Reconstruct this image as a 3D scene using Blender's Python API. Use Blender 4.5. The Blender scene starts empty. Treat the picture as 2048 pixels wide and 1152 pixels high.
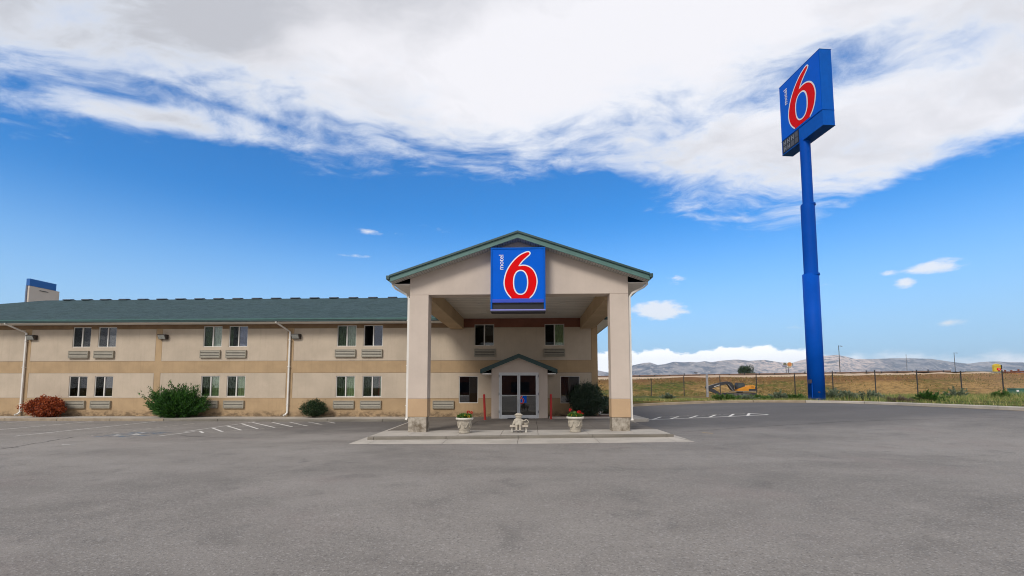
import bpy, math, random
import numpy as np
from mathutils import Vector, Matrix, Euler, noise as mnoise
R = math.radians
SC = bpy.context.scene
COL = SC.collection
random.seed(11)
rng = np.random.default_rng(11)

# ------------------------------------------------------------------ camera
EYE = 1.63
cam = bpy.data.cameras.new('camera')
cam.sensor_width = 36.0
cam.lens = 900.0 / 2048.0 * 36.0
cam.shift_y = 0.0638
cam.clip_start = 0.1
cam.clip_end = 40000
camo = bpy.data.objects.new('camera', cam)
camo.location = (0, 0, EYE)
camo.rotation_euler = (R(94.4), 0, R(2.2))
COL.objects.link(camo)
SC.camera = camo
SC.render.resolution_x, SC.render.resolution_y = 1024, 576

# ------------------------------------------------------------------ light
SUN_EL, SUN_AZ = R(38), R(206)          # azimuth clockwise from +Y
SUN_DIR = Vector((math.sin(SUN_AZ) * math.cos(SUN_EL), math.cos(SUN_AZ) * math.cos(SUN_EL), math.sin(SUN_EL)))
sun = bpy.data.lights.new('sun', 'SUN')
sun.energy = 1.5
sun.angle = R(18)
sun.color = (1.0, 0.95, 0.88)
suno = bpy.data.objects.new('sun', sun)
suno.rotation_euler = (-SUN_DIR).to_track_quat('-Z', 'Y').to_euler()
suno.location = (-20, -20, 60)
COL.objects.link(suno)

SC.view_settings.view_transform = 'Standard'
SC.view_settings.look = 'None'
SC.view_settings.exposure = 0.66
SC.view_settings.gamma = 1.0
SC.view_settings.use_curve_mapping = False
SC.cycles.max_bounces = 6
SC.cycles.diffuse_bounces = 3
SC.cycles.glossy_bounces = 3
SC.cycles.transparent_max_bounces = 12
SC.cycles.volume_bounces = 0
SC.cycles.use_denoising = True
SC.cycles.filter_width = 1.05


class NT:
    """small helper round a node tree"""
    def __init__(s, tree):
        s.t = tree
        s.n = tree.nodes
        s.l = tree.links

    def new(s, kind, **kw):
        n = s.n.new(kind)
        for k, v in kw.items():
            setattr(n, k, v)
        return n

    def put(s, sock, val):
        if isinstance(val, bpy.types.NodeSocket):
            s.l.new(val, sock)
        elif val is not None:
            sock.default_value = val

    def m(s, op, a, b=None, c=None, clamp=False):
        n = s.new('ShaderNodeMath', operation=op)
        n.use_clamp = clamp
        s.put(n.inputs[0], a)
        if b is not None:
            s.put(n.inputs[1], b)
        if c is not None:
            s.put(n.inputs[2], c)
        return n.outputs[0]

    def vm(s, op, a, b=None, scale=None):
        n = s.new('ShaderNodeVectorMath', operation=op)
        s.put(n.inputs[0], a)
        if b is not None:
            s.put(n.inputs[1], b)
        if scale is not None:
            s.put(n.inputs['Scale'], scale)
        return n.outputs[0]

    def sep(s, v):
        n = s.new('ShaderNodeSeparateXYZ')
        s.put(n.inputs[0], v)
        return n.outputs

    def comb(s, x, y, z):
        n = s.new('ShaderNodeCombineXYZ')
        for i, q in enumerate((x, y, z)):
            s.put(n.inputs[i], q)
        return n.outputs[0]

    def noise(s, vec, scale, detail=4, rough=0.55, dist=0.0, lac=2.0):
        n = s.new('ShaderNodeTexNoise')
        s.put(n.inputs['Vector'], vec)
        n.inputs['Scale'].default_value = scale
        n.inputs['Detail'].default_value = detail
        n.inputs['Roughness'].default_value = rough
        n.inputs['Distortion'].default_value = dist
        n.inputs['Lacunarity'].default_value = lac
        return n.outputs['Fac'], n.outputs['Color']

    def step(s, v, a, b, lo=0.0, hi=1.0):
        n = s.new('ShaderNodeMapRange', interpolation_type='SMOOTHSTEP')
        s.put(n.inputs['Value'], v)
        s.put(n.inputs['From Min'], a)
        s.put(n.inputs['From Max'], b)
        s.put(n.inputs['To Min'], lo)
        s.put(n.inputs['To Max'], hi)
        return n.outputs[0]

    def mix(s, f, a, b, blend='MIX'):
        n = s.new('ShaderNodeMix', data_type='RGBA', blend_type=blend)
        s.put(n.inputs[0], f)
        s.put(n.inputs[6], a if isinstance(a, bpy.types.NodeSocket) else (*a[:3], 1))
        s.put(n.inputs[7], b if isinstance(b, bpy.types.NodeSocket) else (*b[:3], 1))
        return n.outputs[2]

    def ramp(s, v, stops):
        n = s.new('ShaderNodeValToRGB')
        s.put(n.inputs[0], v)
        e = n.color_ramp.elements
        while len(e) < len(stops):
            e.new(0.5)
        for q, (p, c) in zip(e, stops):
            q.position = p
            q.color = (*c[:3], 1)
        return n.outputs[0]


# ------------------------------------------------------------------ sky
W = bpy.data.worlds.new('World')
SC.world = W
W.use_nodes = True
w = NT(W.node_tree)
w.n.clear()
BG = 0.1
tc = w.new('ShaderNodeTexCoord')
D = w.vm('NORMALIZE', tc.outputs['Generated'])
dx, dy, dz = w.sep(D)
sky = w.new('ShaderNodeTexSky', sky_type='NISHITA')
sky.sun_disc = False
sky.sun_elevation = SUN_EL
sky.sun_rotation = SUN_AZ
sky.altitude = 1600
sky.air_density = 1.0
sky.dust_density = 0.25
sky.ozone_density = 3.0
hs = w.new('ShaderNodeHueSaturation')
hs.inputs['Saturation'].default_value = 1.30
hs.inputs['Value'].default_value = 1.10
hs.inputs['Hue'].default_value = 0.497
w.put(hs.inputs['Color'], sky.outputs[0])
skycol = w.mix(1.0, hs.outputs[0], (0.42, 0.98, 1.16), 'MULTIPLY')
skycol = w.mix(w.step(dz, 0.37, 0.05, 0.0, 0.88), skycol, (0.275 / BG, 0.43 / BG, 0.60 / BG))
# a cloud deck seen in perspective: direction dropped on to a flat layer
zc = w.m('ADD', w.m('MAXIMUM', dz, 0.0), 0.08)
px = w.m('DIVIDE', dx, zc)
py = w.m('DIVIDE', dy, zc)
P = w.comb(px, py, 0.0)
_, wc = w.noise(P, 1.7, 3, 0.55)
Pw = w.vm('ADD', P, w.vm('SCALE', w.vm('SUBTRACT', wc, (0.5, 0.5, 0.5)), scale=0.42))
# streaks run along the wind
rot = w.new('ShaderNodeMapping')
rot.inputs['Rotation'].default_value = (0, 0, R(-24))
rot.inputs['Scale'].default_value = (1.0, 1.55, 1.0)
w.put(rot.inputs['Vector'], Pw)
n1, _ = w.noise(rot.outputs[0], 2.1, 9, 0.62)
n2, _ = w.noise(rot.outputs[0], 7.5, 6, 0.64)
fc = w.new('ShaderNodeFloatCurve')
w.put(fc.inputs['Value'], w.m('MULTIPLY_ADD', px, 1 / 6.0, 0.5))
cu = fc.mapping.curves[0]
pts = [(-3.0, 1.0), (-2.0, 1.0), (-1.5, 1.13), (-1.15, 1.22), (-0.8, 1.40), (-0.46, 1.53), (-0.1, 1.60), (0.26, 1.60), (0.45, 1.72), (0.62, 1.86), (0.95, 2.02),
       (1.30, 1.98), (1.48, 1.62), (1.65, 1.40), (2.2, 1.3), (3.0, 1.2)]
while len(cu.points) < len(pts):
    cu.points.new(0.5, 0.5)
for q, (a, b) in zip(cu.points, pts):
    q.location = (a / 6 + 0.5, b / 3.0)
fc.mapping.update()
yedge = w.m('MULTIPLY', fc.outputs[0], 3.0)


def blob(cx, cy, rx, ry, ang=0.0):
    c, s_ = math.cos(ang), math.sin(ang)
    ax = w.m('SUBTRACT', px, cx)
    ay = w.m('SUBTRACT', py, cy)
    u = w.m('ADD', w.m('MULTIPLY', ax, c / rx), w.m('MULTIPLY', ay, s_ / rx))
    v = w.m('ADD', w.m('MULTIPLY', ax, -s_ / ry), w.m('MULTIPLY', ay, c / ry))
    d2 = w.m('ADD', w.m('MULTIPLY', u, u), w.m('MULTIPLY', v, v))
    return w.m('EXPONENT', w.m('MULTIPLY', d2, -1.0))


depth = w.m('SUBTRACT', yedge, py)
s = w.m('MULTIPLY_ADD', depth, 2.5, 0.20)
s = w.m('MINIMUM', s, 1.6)
s = w.m('ADD', s, w.m('MULTIPLY', w.m('SUBTRACT', n1, 0.5), 2.7))
s = w.m('ADD', s, w.m('MULTIPLY', w.m('SUBTRACT', n2, 0.5), 1.35))
s = w.m('SUBTRACT', s, w.m('MULTIPLY', blob(0.80, 1.20, 0.32, 0.17, R(-25)), 1.5))     # thin patch round the tall sign
s = w.m('SUBTRACT', s, w.m('MULTIPLY', blob(-0.93, 1.275, 0.20, 0.030, R(39)), 0.45))     # gap above the long finger of cloud
s = w.m('ADD', s, w.m('MULTIPLY', blob(-1.12, 1.335, 0.32, 0.075, R(26)), 1.0))
s = w.m('ADD', s, w.m('MULTIPLY', blob(0.0, 0.95, 0.60, 0.45), 0.9))
cov = w.step(s, -0.22, 1.08)
thick = w.step(s, 0.4, 1.5)
n3, _ = w.noise(P, 1.1, 3, 0.5)
n4, _ = w.noise(rot.outputs[0], 3.3, 5, 0.6)
shade = w.m('ADD', w.m('MULTIPLY', w.step(n3, 0.38, 0.66), 0.6), w.m('MULTIPLY', w.step(n4, 0.32, 0.68), 0.4))
shade = w.m('SUBTRACT', shade, w.m('MULTIPLY', blob(-0.95, 0.80, 0.55, 0.24, R(15)), 1.0))
shade = w.m('ADD', shade, w.m('MULTIPLY', blob(0.0, 1.20, 0.70, 0.30), 0.8), clamp=True)
shade = w.m('ADD', shade, w.m('MULTIPLY', blob(1.1, 1.35, 0.55, 0.50), 0.55), clamp=True)
white = w.mix(shade, (0.37 / BG, 0.374 / BG, 0.40 / BG), (0.625 / BG, 0.617 / BG, 0.64 / BG))
thin = (0.56 / BG, 0.59 / BG, 0.645 / BG)
cloudcol = w.mix(thick, thin, white)
col = w.mix(w.m('MULTIPLY', cov, 0.97), skycol, cloudcol)
# fair-weather cumulus low over the valley
az = w.m('ARCTAN2', dx, dy)
el = w.m('ARCSINE', dz)
Q = w.comb(az, w.m('MULTIPLY', el, 2.2), 0.0)
q1, _ = w.noise(Q, 12.0, 6, 0.64)
q2, _ = w.noise(Q, 45.0, 4, 0.6)
qq = w.m('ADD', w.m('MULTIPLY', w.m('SUBTRACT', q1, 0.5), 1.8), w.m('MULTIPLY', w.m('SUBTRACT', q2, 0.5), 0.5))
puffs = None
for a0, e0, ra, re_, amp in [(0.722, 0.194, 0.030, 0.0105, 1.0), (0.686, 0.176, 0.013, 0.009, 0.85), (0.281, 0.163, 0.050, 0.017, 1.0), (0.665, 0.194, 0.014, 0.006, 0.6),
                             (0.315, 0.225, 0.022, 0.009, 0.55), (0.742, 0.103, 0.022, 0.007, 0.6), (0.520, 0.113, 0.016, 0.006, 0.5), (0.60, 0.187, 0.03, 0.008, 0.4),
                             (-0.375, 0.274, 0.050, 0.005, 0.55), (-0.24, 0.343, 0.13, 0.014, 0.24), (-0.33, 0.325, 0.10, 0.008, 0.26), (0.255, 0.212, 0.012, 0.005, 0.5)]:
    u = w.m('DIVIDE', w.m('SUBTRACT', az, a0), ra)
    v = w.m('DIVIDE', w.m('SUBTRACT', el, e0), re_)
    d2 = w.m('ADD', w.m('MULTIPLY', u, u), w.m('MULTIPLY', v, v))
    b = w.m('MULTIPLY', w.m('EXPONENT', w.m('MULTIPLY', d2, -0.8)), amp)
    puffs = b if puffs is None else w.m('MAXIMUM', puffs, b)
pf = w.m('ADD', puffs, w.m('MULTIPLY', w.m('MULTIPLY', qq, 1.25), w.step(puffs, 0.02, 0.30)))
col = w.mix(w.m('MULTIPLY', w.step(pf, 0.25, 0.85), 0.80), col, (0.66 / BG, 0.65 / BG, 0.66 / BG))
# the bank along the horizon
b1, _ = w.noise(w.comb(az, 0.0, 3.7), 7.0, 4, 0.55)
bank = w.m('SUBTRACT', w.m('MULTIPLY_ADD', b1, 0.075, 0.042), el)
bank = w.m('SUBTRACT', bank, w.m('MULTIPLY', w.step(az, 0.50, 0.64), 0.024))
bank = w.m('ADD', w.m('MULTIPLY', bank, 40.0), w.m('MULTIPLY', qq, 0.85))
col = w.mix(w.m('MULTIPLY', w.step(bank, 0.0, w.step(az, 0.5, 0.66, 0.22, 1.1)), 0.95), col, (1.0 / BG, 0.99 / BG, 1.0 / BG))
W.cycles.sampling_method = 'MANUAL'
W.cycles.sample_map_resolution = 512
bg = w.new('ShaderNodeBackground')
w.put(bg.inputs['Color'], col)
bg.inputs['Strength'].default_value = BG
ow = w.new('ShaderNodeOutputWorld')
w.put(ow.inputs['Surface'], bg.outputs[0])

# ------------------------------------------------------------------ materials
MATS = {}


def base_mat(name):
    m = bpy.data.materials.new(name)
    m.use_nodes = True
    t = NT(m.node_tree)
    bs = m.node_tree.nodes['Principled BSDF']
    return m, t, bs


def mat(name, col, rough=0.6, var=0.12, scale=2.0, metal=0.0, bump=0.0, bscale=80.0, col2=None, spec=0.5, streak=0.0, detail=5, stretch=None, splash=0.0):
    if name in MATS:
        return MATS[name]
    m, t, bs = base_mat(name)
    g = t.new('ShaderNodeNewGeometry').outputs['Position']
    if stretch:
        g2 = t.vm('MULTIPLY', g, stretch)
    else:
        g2 = g
    f, _ = t.noise(g2, scale, detail, 0.6)
    f = t.step(f, 0.28, 0.72)
    lo = tuple(c * (1 - var) for c in col)
    hi = col2 if col2 else tuple(min(1, c * (1 + var)) for c in col)
    c = t.mix(f, lo, hi)
    if streak:
        st, _ = t.noise(t.vm('MULTIPLY', g, (9.0, 9.0, 0.55)), 1.0, 5, 0.6)
        c = t.mix(t.m('MULTIPLY', t.step(st, 0.50, 0.78), streak), c, tuple(q * 0.55 for q in col))
    if splash:
        gz_ = t.sep(g)[2]
        sp, _ = t.noise(t.vm('MULTIPLY', g, (1.0, 1.0, 1.6)), 3.2, 6, 0.7)
        c = t.mix(t.m('MULTIPLY', t.m('MULTIPLY', t.step(t.m('ADD', gz_, t.m('MULTIPLY', sp, -0.5)), 0.22, -0.10), splash), t.step(sp, 0.32, 0.6)), c, (0.10, 0.070, 0.045))
    t.put(bs.inputs['Base Color'], c)
    bs.inputs['Roughness'].default_value = rough
    bs.inputs['Metallic'].default_value = metal
    bs.inputs['Specular IOR Level'].default_value = spec
    if bump:
        bn, _ = t.noise(g, bscale, 3, 0.6)
        b = t.new('ShaderNodeBump')
        b.inputs['Strength'].default_value = bump
        b.inputs['Distance'].default_value = 0.01
        t.put(b.inputs['Height'], bn)
        t.put(bs.inputs['Normal'], b.outputs[0])
    MATS[name] = m
    return m


CREAM = mat('cream_stucco', (0.497, 0.412, 0.317), 0.9, 0.08, 0.9, bump=0.35, bscale=60, spec=0.2, streak=0.17)
TAN = mat('tan_stucco', (0.42, 0.295, 0.172), 0.9, 0.09, 1.2, bump=0.35, bscale=60, spec=0.2, streak=0.24, splash=0.75)
BROWN = mat('brown_painted_trim', (0.23, 0.150, 0.085), 0.85, 0.14, 1.5, bump=0.3, bscale=60, spec=0.2, streak=0.15)
RUST = mat('shaded_eave_band', (0.21, 0.085, 0.055), 0.85, 0.12, 1.5, bump=0.2, spec=0.2)  # same eave band, the portico's shade put into a darker, redder brown
PORTAL = mat('portico_stucco', (0.55, 0.465, 0.395), 0.9, 0.06, 0.8, bump=0.35, bscale=60, spec=0.2, streak=0.06)
GREEN = mat('green_painted_metal', (0.045, 0.125, 0.115), 0.45, 0.10, 3)
DKGREEN = mat('dark_green_gutter', (0.022, 0.062, 0.060), 0.45, 0.10, 3)
WHITE = mat('white_vinyl', (0.66, 0.63, 0.58), 0.5, 0.05, 4)
SOFFIT = mat('soffit_vinyl', (0.82, 0.79, 0.74), 0.6, 0.05, 4)
GROOVE = mat('soffit_groove', (0.34, 0.32, 0.30), 0.8, 0.05, 4)
PIPE = mat('downspout_paint', (0.70, 0.67, 0.62), 0.45, 0.05, 3, streak=0.12)
BEAM = mat('beam_stucco', (0.50, 0.37, 0.23), 0.9, 0.08, 1.0, bump=0.3, bscale=60, spec=0.2)
CEIL = mat('ceiling_panel', (0.68, 0.64, 0.57), 0.7, 0.05, 1.0)
ALU = mat('door_aluminium', (0.60, 0.61, 0.62), 0.4, 0.04, 4)
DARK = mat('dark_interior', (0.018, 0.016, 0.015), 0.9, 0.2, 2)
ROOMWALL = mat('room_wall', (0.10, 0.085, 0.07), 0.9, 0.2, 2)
CURT = mat('green_grey_curtain', (0.46, 0.56, 0.32), 0.85, 0.18, 6)
CURT2 = mat('grey_curtain', (0.50, 0.53, 0.44), 0.85, 0.18, 6)
CURTRED = mat('red_curtain', (0.25, 0.02, 0.03), 0.85, 0.1, 6)
ACM = mat('air_conditioner_paint', (0.30, 0.27, 0.21), 0.55, 0.08, 5, streak=0.1)
ACD = mat('air_conditioner_fins', (0.05, 0.045, 0.04), 0.7, 0.1, 5)
CONC = mat('light_concrete', (0.42, 0.385, 0.34), 0.9, 0.13, 1.3, bump=0.3, bscale=40, spec=0.25, detail=9)
CONCD = mat('worn_shaded_concrete', (0.155, 0.135, 0.115), 0.9, 0.16, 1.0, bump=0.3, bscale=40, spec=0.25, detail=9)  # worn concrete, darkened further for the shade under the portico
KERBM = mat('kerb_concrete', (0.20, 0.18, 0.15), 0.9, 0.22, 1.1, bump=0.4, bscale=30, spec=0.2, detail=9, stretch=(0.5, 0.5, 3))
KERBW = mat('weathered_tan_kerb', (0.30, 0.245, 0.18), 0.9, 0.2, 1.4, bump=0.4, bscale=30, spec=0.2, detail=9)
PLINTH = mat('stained_plinth_concrete', (0.20, 0.16, 0.115), 0.9, 0.25, 5.0, col2=(0.46, 0.41, 0.34), bump=0.5, bscale=30, spec=0.2, detail=10, streak=0.35)
STONE = mat('cast_stone', (0.42, 0.375, 0.305), 0.9, 0.20, 9.0, bump=0.5, bscale=60, spec=0.2, detail=8)
BLUE = mat('sign_blue', (0.001, 0.095, 0.46), 0.5, 0.06, 2, spec=0.08)
BLUEF = mat('sign_face_blue', (0.001, 0.108, 0.62), 0.45, 0.03, 2, spec=0.06)
BLUED = mat('sign_ledge_blue', (0.020, 0.060, 0.46), 0.35, 0.05, 2)
POLEB = mat('pole_blue_paint', (0.0005, 0.070, 0.42), 0.55, 0.10, 0.5, spec=0.07, streak=0.12)
BLUET = mat('roof_cap_blue', (0.004, 0.105, 0.38), 0.4, 0.06, 1)
LILAC = mat('sign_lip', (0.22, 0.22, 0.55), 0.4, 0.05, 3)
REDS = mat('sign_red', (0.70, 0.002, 0.004), 0.45, 0.03, 3, spec=0.06)
WHITES = mat('sign_white', (0.78, 0.76, 0.78), 0.35, 0.02, 3)
BLACK = mat('black_panel', (0.008, 0.008, 0.012), 0.4, 0.1, 3)
REDP = mat('red_bollard_paint', (0.42, 0.022, 0.018), 0.5, 0.15, 6, spec=0.4)
STEEL = mat('dark_steel_post', (0.030, 0.030, 0.032), 0.7, 0.2, 6)
WOODW = mat('weathered_white_wood', (0.30, 0.29, 0.30), 0.9, 0.2, 8, bump=0.3)
GALV = mat('galvanised_steel', (0.24, 0.25, 0.27), 0.5, 0.1, 5, metal=0.3)
RAILM = mat('rusty_guard_rail', (0.20, 0.125, 0.09), 0.8, 0.2, 2)
MULCH = mat('bark_mulch', (0.11, 0.055, 0.035), 0.95, 0.4, 18, bump=1.0, bscale=30)
MATB = mat('rubber_mat', (0.012, 0.012, 0.013), 0.9, 0.1, 8)
TWIG = mat('shrub_twigs', (0.07, 0.05, 0.035), 0.9, 0.3, 8)
EXY = mat('excavator_yellow', (0.62, 0.25, 0.015), 0.45, 0.10, 1.5)
EXD = mat('excavator_dark_grey', (0.030, 0.031, 0.036), 0.5, 0.2, 1.5)
EXT = mat('excavator_track', (0.035, 0.030, 0.027), 0.8, 0.3, 3)
GLASSD = mat('cab_glass', (0.035, 0.05, 0.05), 0.08, 0.1, 1)
LINEW = mat('white_line_paint', (0.62, 0.60, 0.57), 0.8, 0.15, 2.2, spec=0.2)
CRACK = mat('asphalt_crack', (0.035, 0.033, 0.033), 0.95, 0.2, 3, spec=0.1)
YELS = mat('yellow_sign', (0.62, 0.45, 0.03), 0.5, 0.05, 2)
ORS = mat('orange_sign', (0.60, 0.20, 0.05), 0.5, 0.15, 1)
OLIVE = mat('olive_sign', (0.16, 0.17, 0.12), 0.6, 0.2, 1)
RUSTM = mat('rusty_steel', (0.16, 0.055, 0.032), 0.9, 0.35, 1.5)
ORB = mat('orange_brown_board', (0.36, 0.15, 0.06), 0.85, 0.2, 1.5)
UTIL = mat('utility_box_green', (0.05, 0.16, 0.12), 0.5, 0.1, 4)
LAMPM = mat('wall_light_bronze', (0.035, 0.025, 0.02), 0.5, 0.15, 5)
LENS = mat('wall_light_lens', (0.30, 0.30, 0.27), 0.25, 0.15, 12)
TOWERM = mat('tower_stucco', (0.62, 0.53, 0.45), 0.9, 0.05, 1.0, bump=0.2, spec=0.2)
BARK = mat('bark', (0.09, 0.065, 0.045), 0.9, 0.3, 4)
TEAL = mat('pilaster_reveal', (0.17, 0.11, 0.065), 0.9, 0.1, 2)


def paint_worn(name, col, lo, hi, under=None):
    """thin road paint, worn through where the noise is high"""
    m, t, bs = base_mat(name)
    g = t.new('ShaderNodeNewGeometry').outputs['Position']
    f, _ = t.noise(g, 3.0, 10, 0.72)
    t.put(bs.inputs['Base Color'], (*col, 1))
    bs.inputs['Roughness'].default_value = 0.85
    t.put(bs.inputs['Alpha'], t.step(f, hi, lo))
    return m


LINEOLD = paint_worn('worn_white_line_paint', (0.56, 0.54, 0.51), 0.48, 0.70)
LINEFAINT = paint_worn('faint_line_paint', (0.42, 0.39, 0.34), 0.42, 0.62)
BLUEPAINT = paint_worn('faded_blue_paint', (0.14, 0.20, 0.26), 0.34, 0.56)


def glass_mat(name, tint, ior=1.55, gain=1.0):
    m = bpy.data.materials.new(name)
    m.use_nodes = True
    t = NT(m.node_tree)
    t.n.clear()
    fr = t.new('ShaderNodeFresnel')
    fr.inputs['IOR'].default_value = ior
    tr = t.new('ShaderNodeBsdfTransparent')
    tr.inputs[0].default_value = (*tint, 1)
    gl = t.new('ShaderNodeBsdfGlossy')
    gl.inputs['Roughness'].default_value = 0.01
    gl.inputs['Color'].default_value = (1, 1, 1, 1)
    mx = t.new('ShaderNodeMixShader')
    t.put(mx.inputs[0], t.m('MULTIPLY', fr.outputs[0], gain, clamp=True))
    t.put(mx.inputs[1], tr.outputs[0])
    t.put(mx.inputs[2], gl.outputs[0])
    o = t.new('ShaderNodeOutputMaterial')
    t.put(o.inputs[0], mx.outputs[0])
    return m


GLASS = glass_mat('window_glass', (0.86, 0.90, 0.86), 1.5, 1.1)
GLASSR = glass_mat('sky_reflection_glass', (0.40, 0.45, 0.58), 1.6, 1.9)  # blue of the reflected sky put into the tint, reflection boosted
GLASSDOOR = glass_mat('tinted_lobby_glass', (0.30, 0.31, 0.32), 1.6, 2.0)
SCREEN = glass_mat('insect_screen', (0.66, 0.67, 0.66), 1.2, 0.5)


def asphalt():
    m, t, bs = base_mat('weathered_asphalt')
    g = t.new('ShaderNodeNewGeometry').outputs['Position']
    big, _ = t.noise(t.vm('MULTIPLY', g, (0.55, 1.2, 1.0)), 0.22, 6, 0.6, 0.6)
    med, _ = t.noise(g, 1.1, 8, 0.68, 0.4)
    fine, _ = t.noise(g, 34.0, 4, 0.75)
    agg = t.new('ShaderNodeTexVoronoi')
    agg.inputs['Scale'].default_value = 62.0
    t.put(agg.inputs['Vector'], g)
    warm, _ = t.noise(g, 0.45, 5, 0.6)
    c = t.mix(t.step(big, 0.32, 0.68), (0.178, 0.163, 0.149), (0.262, 0.241, 0.221))
    c = t.mix(t.m('MULTIPLY', t.step(warm, 0.52, 0.72), 0.55), c, (0.225, 0.190, 0.176))
    c = t.mix(t.m('MULTIPLY', t.step(med, 0.48, 0.72), 0.32), c, (0.32, 0.295, 0.268))
    c = t.mix(t.m('MULTIPLY', t.step(med, 0.48, 0.28), 0.40), c, (0.092, 0.087, 0.084))
    c = t.mix(t.m('MULTIPLY', t.step(fine, 0.50, 0.30), 0.6), c, (0.050, 0.046, 0.044))
    c = t.mix(t.m('MULTIPLY', t.step(fine, 0.58, 0.76), 0.55), c, (0.40, 0.39, 0.375))
    sx, sy, sz = t.sep(agg.outputs['Color'])
    c = t.mix(t.m('MULTIPLY', t.step(sx, 0.86, 0.93), 0.4), c, (0.40, 0.38, 0.36))
    # newer seal coat beside the building
    gx, gy, gz = t.sep(g)
    sl, _ = t.noise(g, 0.5, 5, 0.6)
    seal = t.m('MULTIPLY', t.step(t.m('ADD', gy, t.m('MULTIPLY', sl, 5.0)), 18.0, 22.0), t.step(gx, -13.5, -9.0))
    c = t.mix(t.m('MULTIPLY', seal, 0.62), c, (0.060, 0.057, 0.058))
    far = t.m('MULTIPLY', t.step(t.m('ADD', gy, t.m('MULTIPLY', sl, 6.0)), 12.0, 26.0), t.step(gx, 2.0, 9.0))
    c = t.mix(t.m('MULTIPLY', far, 0.28), c, (0.085, 0.080, 0.082))
    # drips of oil
    oil, _ = t.noise(g, 0.85, 3, 0.5)
    c = t.mix(t.m('MULTIPLY', t.step(oil, 0.68, 0.78), 0.45), c, (0.055, 0.053, 0.053))
    t.put(bs.inputs['Base Color'], c)
    bs.inputs['Roughness'].default_value = 0.86
    bs.inputs['Specular IOR Level'].default_value = 0.28
    b = t.new('ShaderNodeBump')
    b.inputs['Strength'].default_value = 0.5
    b.inputs['Distance'].default_value = 0.008
    t.put(b.inputs['Height'], t.m('ADD', fine, t.m('MULTIPLY', agg.outputs['Distance'], 0.8)))
    t.put(bs.inputs['Normal'], b.outputs[0])
    return m


ASPH = asphalt()


def shingles():
    m, t, bs = base_mat('green_grey_shingles')
    g = t.new('ShaderNodeNewGeometry').outputs['Position']
    gx, gy, gz = t.sep(g)
    v = t.comb(t.m('ADD', gx, t.m('MULTIPLY', gy, 0.0)), t.m('MULTIPLY', gz, 3.1), 0.0)
    br = t.new('ShaderNodeTexBrick')
    br.offset = 0.37
    t.put(br.inputs['Vector'], v)
    br.inputs['Color1'].default_value = (0, 0, 0, 1)
    br.inputs['Color2'].default_value = (1, 1, 1, 1)
    br.inputs['Mortar'].default_value = (0.1, 0.1, 0.1, 1)
    br.inputs['Scale'].default_value = 1.0
    br.inputs['Brick Width'].default_value = 0.34
    br.inputs['Row Height'].default_value = 0.15
    br.inputs['Mortar Size'].default_value = 0.008
    f, _ = t.noise(g, 1.2, 6, 0.6)
    f2, _ = t.noise(t.vm('MULTIPLY', v, (1.0, 3.0, 1.0)), 5.0, 6, 0.7)
    c = t.mix(br.outputs['Color'], (0.017, 0.040, 0.044), (0.042, 0.080, 0.087))
    c = t.mix(t.m('MULTIPLY', t.step(f, 0.35, 0.7), 0.55), c, (0.042, 0.076, 0.094))
    c = t.mix(t.m('MULTIPLY', t.step(f2, 0.45, 0.7), 0.75), c, (0.075, 0.117, 0.127))
    c = t.mix(t.m('MULTIPLY', t.step(f2, 0.45, 0.25), 0.8), c, (0.018, 0.028, 0.030))
    t.put(bs.inputs['Base Color'], c)
    bs.inputs['Roughness'].default_value = 0.9
    bs.inputs['Specular IOR Level'].default_value = 0.25
    b = t.new('ShaderNodeBump')
    b.inputs['Strength'].default_value = 0.7
    b.inputs['Distance'].default_value = 0.02
    t.put(b.inputs['Height'], t.m('ADD', br.outputs['Fac'], t.m('MULTIPLY', f2, -0.7)))
    t.put(bs.inputs['Normal'], b.outputs[0])
    return m


SHING = shingles()


def leafmat(name, stops, scale=2.5, rough=0.55, trans=0.25, rw=0.4):
    m, t, bs = base_mat(name)
    g = t.new('ShaderNodeNewGeometry')
    f, _ = t.noise(g.outputs['Position'], scale, 6, 0.7)
    rnd = g.outputs['Random Per Island']
    v = t.m('ADD', t.m('MULTIPLY', f, 1 - rw), t.m('MULTIPLY', rnd, rw))
    t.put(bs.inputs['Base Color'], t.ramp(v, stops))
    bs.inputs['Roughness'].default_value = rough
    bs.inputs['Specular IOR Level'].default_value = 0.35
    tl = t.new('ShaderNodeBsdfTranslucent')
    t.put(tl.inputs[0], t.ramp(v, stops))
    mx = t.new('ShaderNodeMixShader')
    mx.inputs[0].default_value = trans
    t.put(mx.inputs[1], bs.outputs[0])
    t.put(mx.inputs[2], tl.outputs[0])
    o = m.node_tree.nodes['Material Output']
    t.put(o.inputs['Surface'], mx.outputs[0])
    return m


L_RED = leafmat('red_barberry_leaves', [(0.25, (0.12, 0.020, 0.008)), (0.5, (0.32, 0.060, 0.016)), (0.75, (0.52, 0.13, 0.035))], 5)
L_JUN = leafmat('juniper_sprays', [(0.25, (0.012, 0.045, 0.010)), (0.5, (0.032, 0.11, 0.014)), (0.78, (0.085, 0.21, 0.025))], 2.2)
L_RND = leafmat('dark_boxwood_leaves', [(0.25, (0.010, 0.024, 0.009)), (0.5, (0.020, 0.050, 0.016)), (0.8, (0.050, 0.10, 0.030))], 5)
L_BIG = leafmat('holly_leaves', [(0.25, (0.012, 0.030, 0.015)), (0.5, (0.034, 0.070, 0.034)), (0.8, (0.12, 0.155, 0.11))], 4, 0.4)
L_SAGE = leafmat('sage_leaves', [(0.25, (0.075, 0.105, 0.060)), (0.5, (0.15, 0.195, 0.12)), (0.8, (0.27, 0.32, 0.22))], 3)
L_GRN = leafmat('weed_leaves', [(0.25, (0.035, 0.085, 0.018)), (0.5, (0.085, 0.18, 0.035)), (0.8, (0.18, 0.28, 0.075))], 3)
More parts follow.
